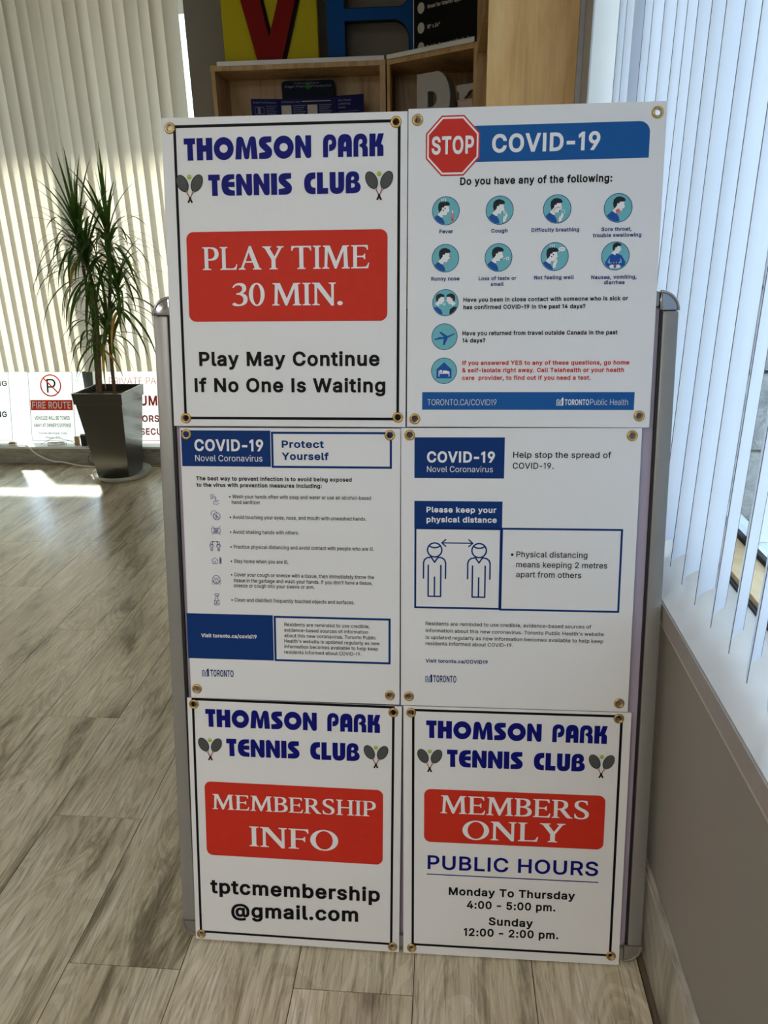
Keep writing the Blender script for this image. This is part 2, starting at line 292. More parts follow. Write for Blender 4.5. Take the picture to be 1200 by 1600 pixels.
# ------------------------------------------------------------------ lettering
GLYPH = {
 'A': '236|8 0 99 250 136 250 228 0 194 0 141 149 130 183 114 235 120 235 105 182 94 149 42 0;54 70 54 98 182 98 182 70',
 'B': '224|30 0 30 250 118 250 142 248 162 241 177 231 187 217 194 201 196 184 194 169 190 157 175 141 155 131 155 129 167 126 178 121 189 112 198 100 203 85 205 67 203 49 197 33 185 19 169 9 148 2 121 0;61 28 120 28 145 31 162 39 172 52 175 67 173 79 168 90 161 100 150 107 137 112 122 113 61 113;61 140 117 140 142 146 151 152 159 160 164 171 165 183 162 198 154 211 139 219 118 222 61 222',
 'C': '251|131 -3 111 -2 91 4 74 12 58 24 45 39 34 57 26 77 21 100 20 125 21 150 26 173 34 193 45 211 58 226 74 238 91 246 111 252 131 253 167 248 183 241 198 232 210 220 220 206 228 189 232 171 201 171 191 194 176 210 155 221 131 224 110 221 90 212 74 198 61 179 53 154 51 125 54 96 61 71 74 52 90 38 110 29 131 26 155 29 176 40 191 56 201 79 232 79 228 61 220 45 210 30 198 19 183 9 167 2 150 -2',
 'D': '247|108 0 47 0 47 28 106 28 133 31 156 40 174 54 186 73 194 97 196 126 194 153 186 177 174 196 157 210 135 219 109 222 46 222 46 250 111 250 134 248 155 243 173 235 196 217 213 192 221 172 225 150 227 126 225 101 221 78 213 58 202 41 189 27 172 15 153 7 132 2;61 250 61 0 30 0 30 250',
 'E': '206|30 0 30 250 183 250 183 222 61 222 61 140 175 140 175 112 61 112 61 28 184 28 184 0',
 'F': '202|30 0 30 250 181 250 181 222 61 222 61 137 170 137 170 109 61 109 61 0',
 'G': '256|132 -3 111 -2 91 4 73 12 58 24 45 39 34 57 26 77 21 100 20 125 21 150 26 173 34 193 45 211 58 226 73 238 91 246 110 252 130 253 149 252 167 247 184 240 198 231 211 219 221 205 228 189 233 171 201 171 190 193 175 210 155 220 130 224 109 221 90 213 74 198 61 179 53 154 51 125 54 96 61 71 74 52 91 38 110 29 132 26 152 28 169 35 184 46 195 61 202 79 204 99 213 98 139 98 139 126 235 126 235 98 232 69 222 45 206 24 185 9 160 0',
 'H': '254|30 0 30 250 61 250 61 142 193 142 193 250 224 250 224 0 193 0 193 114 61 114 61 0',
 'I': '148|15 0 15 28 58 28 58 222 15 222 15 250 132 250 132 222 90 222 90 28 132 28 132 0',
 'J': '195|91 -3 61 2 37 16 26 31 19 49 16 71 16 85 48 85 48 71 51 51 60 36 73 27 91 24 108 27 122 36 131 51 134 71 134 250 165 250 165 71 163 49 156 31 145 16 121 2',
 'K': '229|51 71 51 106 68 128 86 149 104 169 179 250 220 250 114 136 112 136;30 0 30 250 61 250 61 164 61 111 61 95 61 0;183 0 92 127 112 152 220 0',
 'L': '193|30 0 30 250 61 250 61 28 178 28 178 0',
 'M': '309|30 0 30 250 74 250 136 92 141 78 147 60 153 41 158 24 151 24 156 41 162 60 168 78 173 92 234 250 279 250 279 0 248 0 248 143 248 161 248 181 249 203 249 225 252 225 245 201 237 178 230 158 224 143 168 0 141 0 84 143 78 158 71 177 63 200 55 225 58 225 59 204 59 183 60 161 60 143 60 0',
 'N': '257|30 0 30 250 67 250 169 90 178 74 190 52 203 27 199 26 197 53 196 77 196 96 196 250 228 250 228 0 190 0 99 143 87 163 73 187 53 222 59 223 60 189 61 161 61 143 61 0',
 'O': '262|131 -3 111 -2 91 4 74 12 58 24 45 39 34 57 26 77 21 100 20 125 21 150 26 173 34 193 45 211 58 226 74 238 91 246 111 252 131 253 152 252 171 246 189 238 204 226 217 211 228 193 236 173 241 150 242 125 241 100 236 77 228 57 217 39 204 24 189 12 171 4 152 -2;131 26 152 29 172 37 188 51 201 71 209 95 211 125 209 155 201 179 188 199 172 213 152 221 131 224 110 221 91 213 74 198 62 179 54 154 51 125 54 95 62 71 74 51 91 37 110 29',
 'P': '218|30 0 30 250 116 250 142 247 163 240 180 227 192 211 199 192 201 171 199 150 192 130 180 114 163 102 142 94 116 91 54 91 54 119 114 119 132 121 146 126 156 134 164 144 168 157 169 171 168 185 164 197 156 208 146 216 132 220 114 222 61 222 61 0',
 'Q': '262|120 78 154 78 182 42 189 32 230 -23 197 -23 170 13 163 22;131 -3 111 -2 91 4 74 12 58 24 45 39 34 57 26 77 21 100 20 125 21 150 26 173 34 193 45 211 58 226 74 238 91 246 111 252 131 253 152 252 171 246 189 238 204 226 217 211 228 193 236 173 241 150 242 125 241 100 236 77 228 57 217 39 204 24 189 12 171 4 152 -2;131 26 152 29 172 37 188 51 201 71 209 95 211 125 209 155 201 179 188 199 172 213 152 221 131 224 110 221 91 213 74 198 62 179 54 154 51 125 54 95 62 71 74 51 91 37 110 29',
 'R': '221|30 0 30 250 116 250 142 248 164 240 180 228 192 213 199 194 201 173 199 152 192 133 180 118 164 107 142 100 116 97 47 97 47 125 115 125 132 127 146 131 157 138 164 148 168 159 170 173 168 187 164 199 157 209 146 216 132 221 114 222 61 222 61 0;173 0 113 113 149 113 210 0',
 'S': '219|110 -4 85 -2 63 5 45 15 31 30 23 47 19 67 51 67 54 54 61 43 70 35 82 29 110 24 126 26 141 30 153 36 162 45 168 56 170 68 168 79 163 88 145 101 120 109 90 118 63 128 42 142 30 160 26 183 28 203 37 220 50 234 68 245 88 251 112 253 135 251 155 245 172 234 185 220 194 204 197 186 166 186 160 202 148 215 131 223 111 225 95 224 82 220 71 214 63 206 58 196 57 185 58 173 64 164 83 151 104 144 130 137 153 130 176 117 194 97 199 84 201 68 198 49 190 31 177 16 159 5 136 -2',
 'T': '220|16 222 16 250 205 250 205 222 126 222 126 0 95 0 95 222',
 'U': '254|127 -4 100 -1 76 8 56 21 42 39 33 61 30 85 30 250 61 250 61 88 63 71 69 56 79 43 92 33 108 27 127 25 146 27 163 33 175 43 185 56 191 71 193 88 193 250 225 250 225 85 222 61 213 39 198 21 179 8 155 -1',
 'V': '236|100 0 8 250 41 250 94 101 106 68 122 15 115 15 131 68 142 101 194 250 228 250 137 0',
 'W': '337|76 0 8 250 40 250 80 96 86 71 92 46 97 19 93 19 98 46 104 71 110 96 151 250 187 250 227 96 233 71 239 46 244 19 240 19 245 46 251 71 257 96 296 250 329 250 261 0 224 0 181 159 173 192 165 233 172 233 165 194 156 159 113 0',
 'X': '233|9 0 107 140 107 116 14 250 51 250 87 197 100 178 110 162 120 143 114 143 124 161 134 177 147 197 184 250 219 250 127 117 127 141 224 0 188 0 144 64 132 81 123 96 113 114 120 114 111 97 101 81 89 64 45 0',
 'Y': '232|100 0 100 102 8 250 45 250 94 169 109 144 123 113 110 113 123 144 138 169 187 250 224 250 132 102 132 0',
 'Z': '215|20 0 20 23 134 189 150 212 167 234 171 223 140 222 110 222 20 222 20 250 195 250 195 227 83 63 66 40 48 16 44 27 75 28 105 28 196 28 196 0',
 'a': '191|79 -4 62 -3 46 2 33 11 23 22 17 36 15 53 17 68 21 79 29 88 38 95 62 104 88 108 115 111 130 115 134 119 135 125 135 126 131 146 118 158 96 163 73 158 58 148 49 135 20 143 28 158 39 170 51 179 65 184 95 189 117 186 140 177 150 169 158 157 164 142 165 123 165 0 136 0 136 26 134 26 124 12 106 1;84 22 99 24 112 29 122 36 129 46 134 57 135 68 135 93 128 89 114 86 98 84 86 83 66 78 51 68 47 61 45 52 50 35 64 26',
 'b': '209|113 -4 97 -3 85 2 68 15 58 29 55 29 55 0 26 0 26 250 56 250 56 157 58 157 68 170 84 183 97 187 113 189 135 186 154 177 170 163 182 144 189 120 192 93 189 65 182 42 170 22 154 8 135 -1;108 23 124 25 137 32 148 43 155 57 160 74 161 93 160 112 155 128 148 142 137 153 124 160 108 162 92 160 79 153 69 143 61 129 57 112 55 93 57 74 61 57 69 42 79 32 93 25',
 'c': '194|102 -4 78 -1 57 8 40 23 28 42 19 65 17 92 19 119 28 143 40 162 57 177 78 186 102 189 128 185 150 175 167 158 178 136 149 129 143 142 133 153 119 160 102 162 85 160 71 152 61 141 53 127 49 110 47 92 49 74 53 58 61 43 71 32 85 25 102 23 119 25 133 32 143 44 149 58 178 50 168 28 151 10 128 0',
 'd': '209|96 -4 74 -1 55 8 39 22 27 42 19 65 17 93 19 120 27 144 39 163 55 177 74 186 96 189 112 187 124 183 141 170 151 157 153 157 153 250 183 250 183 0 154 0 154 29 151 29 141 15 124 2 112 -3;101 23 116 25 129 32 140 42 147 57 152 74 153 93 152 112 147 129 140 143 129 153 116 160 101 162 84 160 71 153 61 142 53 128 49 112 47 93 49 74 53 57 61 43 71 32 85 25',
 'e': '198|104 -4 79 -1 57 8 40 23 27 42 19 65 17 92 19 119 27 142 40 162 57 177 77 186 101 189 131 184 144 177 157 168 167 155 176 139 181 119 182 95 182 83 37 83 37 109 166 109 152 99 151 117 146 132 139 145 129 154 116 160 101 162 85 160 72 154 61 145 54 132 49 119 47 104 47 87 49 68 54 52 63 39 74 30 88 25 104 23 125 26 140 36 150 52 179 45 174 31 165 19 153 10 139 2 123 -2',
 'f': '125|112 186 112 161 3 161 3 186;40 0 40 212 41 227 47 239 56 248 66 255 92 260 109 259 119 256 112 230 106 232 96 233 84 231 76 226 71 217 70 206 70 0',
 'g': '209|102 -74 82 -73 66 -69 40 -54 25 -34 50 -20 60 -32 76 -43 102 -48 122 -45 139 -37 149 -23 153 -3 153 34 151 34 141 20 124 8 112 4 96 2 74 5 55 13 39 26 27 44 19 67 17 94 19 121 27 144 39 163 55 177 74 186 96 189 112 188 125 183 142 170 151 157 154 157 154 186 183 186 183 -4 180 -26 172 -44 159 -58 143 -67 123 -72;101 29 116 31 130 37 140 46 147 59 152 76 154 95 152 113 147 130 140 143 130 153 117 160 101 162 85 160 71 153 61 143 53 129 49 113 47 95 49 76 53 60 61 47 71 37 85 31',
 'h': '202|56 111 56 0 26 0 26 250 56 250 56 141 50 141 61 163 75 178 92 186 112 189 130 187 145 181 158 171 167 158 173 140 176 118 176 0 145 0 145 116 143 135 134 150 121 159 103 162 90 160 79 156 69 149 62 139 57 126',
 'i': '82|26 0 26 186 56 186 56 0;41 218 33 219 26 223 22 230 20 237 22 245 26 252 33 256 41 257 49 256 56 252 61 245 62 237 61 230 56 223 49 219',
 'j': '82|26 186 56 186 56 -15 54 -31 50 -44 42 -55 32 -64 18 -68 2 -70 -5 -70 -5 -43 1 -43 12 -41 20 -35 24 -26 26 -14;41 218 33 219 26 223 22 230 20 237 22 245 26 252 33 256 41 257 49 256 56 252 60 245 62 237 60 230 56 223 49 219',
 'k': '187|54 67 54 104 59 104 140 186 177 186 90 98 87 98;26 0 26 250 56 250 56 0;144 0 73 91 94 112 183 0',
 'l': '93|68 -1 50 2 36 10 28 23 26 41 26 250 56 250 56 48 59 31 64 27 72 26 79 26 83 27 89 1 79 0',
 'm': '300|26 0 26 186 55 186 55 145 53 145 58 159 65 170 85 185 108 190 126 187 141 177 152 163 158 145 154 145 158 158 166 169 187 184 215 190 230 188 244 183 256 174 266 161 272 145 274 125 274 0 244 0 244 125 241 142 232 154 220 160 206 162 194 161 184 157 170 143 165 121 165 0 135 0 135 128 132 142 124 153 113 160 98 162 77 157 69 151 62 142 57 131 56 117 56 0',
 'n': '201|56 111 56 0 26 0 26 186 55 186 55 141 50 141 61 163 75 178 92 186 112 189 130 187 145 181 158 171 167 158 173 140 176 118 176 0 145 0 145 116 143 135 134 150 121 159 103 162 90 160 79 156 69 149 62 139 57 126',
 'o': '204|102 -4 78 -1 57 8 40 23 28 42 19 65 17 92 19 119 28 143 40 162 57 177 78 186 102 189 126 186 147 177 164 162 177 143 185 119 187 92 185 65 177 42 164 23 147 8 126 -1;102 23 119 25 133 32 143 43 151 58 155 74 157 92 155 110 151 127 143 141 133 152 119 160 102 162 85 160 71 152 61 141 53 127 49 110 47 92 49 74 53 58 61 43 71 32 85 25',
 'p': '209|26 -70 26 186 55 186 55 157 58 157 67 170 84 183 97 187 113 189 135 186 154 177 170 163 182 144 189 120 192 93 189 65 182 42 170 22 154 8 135 -1 113 -4 97 -3 85 2 68 15 58 29 56 29 56 -70;108 23 124 25 137 32 148 43 155 57 160 74 161 93 160 112 155 128 148 142 137 153 124 160 108 162 92 160 79 153 69 143 61 129 57 112 55 93 57 74 61 57 69 42 79 32 93 25',
 'q': '209|183 -70 153 -70 153 29 151 29 141 15 124 2 112 -3 96 -4 74 -1 55 8 39 22 27 42 19 65 17 93 19 120 27 144 39 163 55 177 74 186 96 189 112 187 124 183 141 170 151 157 154 157 154 186 183 186;101 23 116 25 129 32 140 42 147 57 152 74 153 93 152 112 147 129 140 143 129 153 116 160 101 162 84 160 71 153 61 142 53 128 49 112 47 93 49 74 53 57 61 43 71 32 85 25',
 'r': '127|26 0 26 186 55 186 55 158 57 158 64 170 75 180 89 187 105 189 113 189 120 189 120 158 113 159 102 160 89 159 78 155 69 148 62 139 57 129 56 116 56 0',
 's': '179|89 -4 71 -3 55 2 41 9 30 19 22 31 17 46 46 52 52 39 61 30 74 24 89 22 107 24 120 31 129 40 132 51 130 59 125 67 116 72 104 76 73 84 51 91 35 102 26 117 23 135 25 150 32 163 43 174 57 182 73 187 92 189 110 187 125 183 137 176 147 167 159 142 132 136 127 146 119 155 108 161 92 163 77 161 64 156 56 147 53 136 55 127 61 120 84 110 113 103 135 95 151 84 160 70 163 52 160 37 154 23 142 12 128 3 110 -2',
 't': '112|100 186 100 161 3 161 3 186;32 232 62 232 62 48 63 37 67 30 74 26 84 24 91 25 99 26 105 1 94 -1 83 -2 61 1 45 10 35 26 32 46',
 'u': '202|90 -3 72 -1 56 5 44 15 34 29 28 47 26 68 26 186 56 186 56 71 59 51 67 37 81 28 98 25 111 26 122 30 132 38 139 48 144 60 145 75 145 186 176 186 176 0 146 0 146 45 151 45 140 23 126 8 109 0',
 'v': '191|80 0 9 186 41 186 81 76 92 43 101 10 90 10 100 43 110 76 150 186 183 186 111 0',
 'w': '279|68 0 11 186 43 186 66 105 76 67 86 20 81 20 91 66 101 105 124 186 156 186 178 105 188 67 198 20 192 20 203 66 213 105 236 186 268 186 211 0 181 0 157 84 150 111 143 138 136 166 143 166 136 138 129 110 122 84 98 0',
 'x': '186|10 0 84 107 84 84 14 186 49 186 72 150 88 124 102 101 86 101 99 124 115 150 138 186 173 186 103 83 103 105 176 0 141 0 113 42 98 67 85 89 101 89 88 67 73 42 45 0',
 'y': '191|23 -68 30 -42 35 -43 51 -44 64 -36 74 -17 80 -1 9 186 41 186 81 76 92 43 101 10 90 10 99 43 110 76 150 186 183 186 100 -29 87 -53 68 -67 45 -71 32 -70',
 'z': '187|20 0 20 22 125 157 125 159 23 159 23 186 163 186 163 163 62 30 62 28 166 28 166 0',
 '0': '223|111 -3 86 0 64 12 46 30 34 56 28 76 25 99 23 125 25 150 28 174 34 194 47 219 64 238 86 250 111 253 137 250 159 238 176 219 189 194 195 174 198 150 199 125 198 99 195 76 189 56 176 30 159 12 137 0;111 24 128 27 143 36 154 51 162 71 167 95 169 125 167 154 162 179 154 199 143 214 128 223 111 226 94 223 80 214 69 199 60 179 55 154 54 125 55 95 60 71 69 51 80 36 94 27',
 '1': '223|38 0 38 27 192 27 192 0;136 250 136 0 104 0 104 220 103 220 42 176 42 210 97 250',
 '2': '223|31 0 31 23 115 112 139 139 153 160 157 183 156 195 151 206 144 214 134 221 110 226 96 224 85 220 75 213 68 203 64 191 62 178 32 178 35 199 42 217 54 233 70 244 89 251 111 253 132 251 150 244 166 233 177 219 185 202 187 183 182 156 165 127 131 88 75 30 75 28 191 28 191 0',
 '3': '223|107 -3 85 -1 65 5 48 15 34 28 25 45 21 65 54 65 56 53 62 43 71 35 81 29 107 24 135 30 146 36 155 46 160 57 162 71 160 84 155 96 147 107 135 115 119 120 99 122 77 122 77 147 141 220 141 222 34 222 34 250 183 250 183 226 104 137 104 142 130 142 152 136 169 124 182 109 190 91 193 71 190 51 182 32 169 17 152 6 131 -1',
 '4': '223|19 52 19 78 121 250 153 250 53 82 53 80 203 80 203 52;138 0 138 60 138 72 138 156 168 156 168 0',
 '5': '223|109 -3 88 -1 69 5 53 16 41 30 33 46 29 64 60 64 62 53 68 44 85 30 109 24 123 26 136 32 146 40 154 51 159 65 161 80 159 95 154 109 146 120 135 129 122 134 107 136 82 132 63 121 33 124 47 250 180 250 180 222 74 222 66 148 67 148 87 160 113 164 129 162 144 158 158 150 170 140 179 128 186 114 191 98 192 80 189 57 181 37 168 20 152 7 132 -1',
 '6': '223|111 -3 89 -1 70 7 54 20 42 37 34 57 31 80 33 98 39 117 67 167 124 250 158 250 74 128 71 128 81 141 96 151 115 154 137 152 155 145 170 133 182 118 189 99 191 77 189 55 181 36 168 19 152 7 133 -1;111 24 125 26 137 31 147 39 154 50 159 63 161 77 159 92 154 105 147 115 137 124 125 129 111 130 97 129 85 124 75 116 68 105 63 92 61 78 63 63 68 50 75 39 85 31 97 26',
 '7': '223|48 0 159 220 159 222 31 222 31 250 192 250 192 220 81 0',
 '8': '223|111 -3 87 -1 67 6 49 16 36 30 28 47 26 66 27 82 32 96 40 108 50 118 62 126 75 130 75 131 58 138 46 151 37 168 35 187 37 205 44 221 56 234 72 245 90 251 111 253 132 251 150 245 166 234 178 221 185 205 188 187 185 168 177 151 164 139 148 131 148 130 161 126 173 118 183 108 190 96 195 82 197 66 194 47 186 30 173 16 156 6 135 -1;111 24 127 26 140 30 151 36 159 45 164 56 165 68 164 81 158 93 150 102 139 109 126 114 111 116 96 114 83 109 72 102 64 93 58 81 57 68 58 56 63 45 71 36 82 30 96 26;111 142 135 148 144 154 151 162 155 173 157 185 155 196 151 206 144 215 135 221 111 226 87 221 78 215 71 206 67 196 65 185 67 173 71 162 78 154 87 148',
 '9': '223|111 253 133 251 152 243 169 230 181 213 189 193 191 170 189 152 183 133 155 83 98 0 64 0 148 122 151 122 141 109 126 99 107 96 86 98 67 105 52 117 41 132 34 151 31 173 34 195 42 214 54 231 70 243 89 251;111 226 98 224 86 219 76 211 68 200 63 187 62 173 63 158 68 145 76 135 86 126 98 121 111 120 125 121 137 126 147 134 155 145 159 158 161 172 159 187 155 200 147 211 137 219 125 224',
 '.': '92|47 -2 38 -1 31 4 26 12 24 20 26 29 31 36 38 41 47 43 55 41 63 36 68 29 69 20 68 12 63 4 55 -1',
 ',': '92|18 -59 33 35 67 35 41 -59',
 ':': '92|47 -2 38 -1 31 4 26 12 24 20 26 29 31 36 38 41 47 43 55 41 63 36 68 29 69 20 68 12 63 4 55 -1;47 133 38 135 31 140 26 147 24 155 26 164 31 171 38 176 47 178 55 176 63 171 68 164 69 155 68 147 63 140 55 135',
 '-': '223|166 120 166 92 56 92 56 120',
 "'": '101|38 156 35 250 67 250 63 156',
 '&': '220|97 -3 74 -1 54 6 38 17 27 30 19 47 17 65 18 80 23 93 42 115 69 137 106 165 116 173 125 184 129 199 127 210 121 219 111 225 99 227 83 223 71 212 67 196 71 178 83 161 100 140 215 0 179 0 84 114 59 144 43 169 39 182 37 196 39 211 45 225 54 237 66 245 81 251 98 252 116 251 131 245 143 237 152 226 157 213 159 199 155 178 143 160 126 144 76 107 54 86 49 76 48 64 49 53 54 43 61 35 70 28 82 24 95 23 109 24 123 29 148 47 158 60 165 74 170 91 171 110 200 110 199 88 195 71 182 45 170 31 164 23 150 12 133 3 115 -2',
 '@': '332|175 -66 151 -65 129 -62 109 -56 82 -43 60 -26 43 -4 30 23 24 43 21 65 20 88 21 111 24 132 30 152 43 178 60 201 82 218 108 231 128 237 149 240 171 242 194 240 214 237 232 231 256 217 276 200 292 180 303 157 310 132 312 106 310 70 302 37 295 24 284 14 271 7 254 5 234 8 217 17 211 25 208 34 207 34 200 23 191 15 178 8 160 6 140 9 123 17 110 30 100 47 95 67 93 90 95 111 102 130 112 146 126 158 143 166 162 169 177 167 189 163 205 150 206 150 206 165 233 165 233 54 234 45 238 36 245 31 255 29 265 31 273 37 279 48 283 62 286 106 284 127 278 148 270 167 257 183 241 198 221 208 198 215 171 217 143 215 119 208 98 198 80 183 66 164 56 142 50 116 48 87 50 58 56 32 67 10 81 -8 99 -23 121 -33 146 -40 176 -42 202 -39 225 -34 240 -29 248 -53 228 -59 202 -64;162 32 176 34 188 38 197 47 203 58 207 91 206 109 202 122 196 132 187 139 163 143 150 142 139 136 130 128 124 117 119 91 123 62 129 49 137 40 148 34',
 '/': '122|115 262 35 -38 7 -38 88 262',
 '?': '176|65 74 65 78 69 113 75 124 82 132 103 146 121 164 127 175 129 189 127 200 123 209 108 222 87 227 67 222 52 209 47 199 45 186 13 186 16 206 24 222 36 236 51 245 68 251 87 253 108 251 125 245 139 235 150 222 157 206 159 188 157 169 150 153 140 139 125 128 108 116 98 101 95 78 95 74;81 -2 72 -1 65 4 60 12 58 20 60 29 65 36 72 41 81 42 89 41 96 36 101 29 103 20 101 12 96 4 89 -1',
 '•': '191|95 45 81 47 68 53 57 61 49 72 44 85 42 99 44 113 49 126 57 137 68 146 81 151 95 153 110 151 123 146 133 137 142 126 147 113 149 99 147 85 142 72 133 61 123 53 110 47',
 '"': '158|38 156 35 250 67 250 63 156;95 156 91 250 123 250 119 156',
 '!': '96|33 79 31 250 65 250 63 79;48 -2 40 -1 32 4 27 12 26 20 27 29 32 36 40 41 48 42 57 41 64 36 69 29 70 20 69 12 64 4 57 -1',
 ' ': '92|',
}
SIGN = {
 'A': (-0.3067, 1.4334, 0.4617, 0.5724, -0.24),
 'B': (0.1559, 1.4343, 0.4588, 0.5750, -0.10),
 'C': (-0.3076, 0.8602, 0.4407, 0.5672, -0.10),
 'D': (0.1438, 0.8605, 0.4576, 0.5689, 0.10),
 'E': (-0.3127, 0.2840, 0.4552, 0.5783, -0.51),
 'F': (0.1515, 0.2875, 0.4604, 0.5748, 0.13),
}
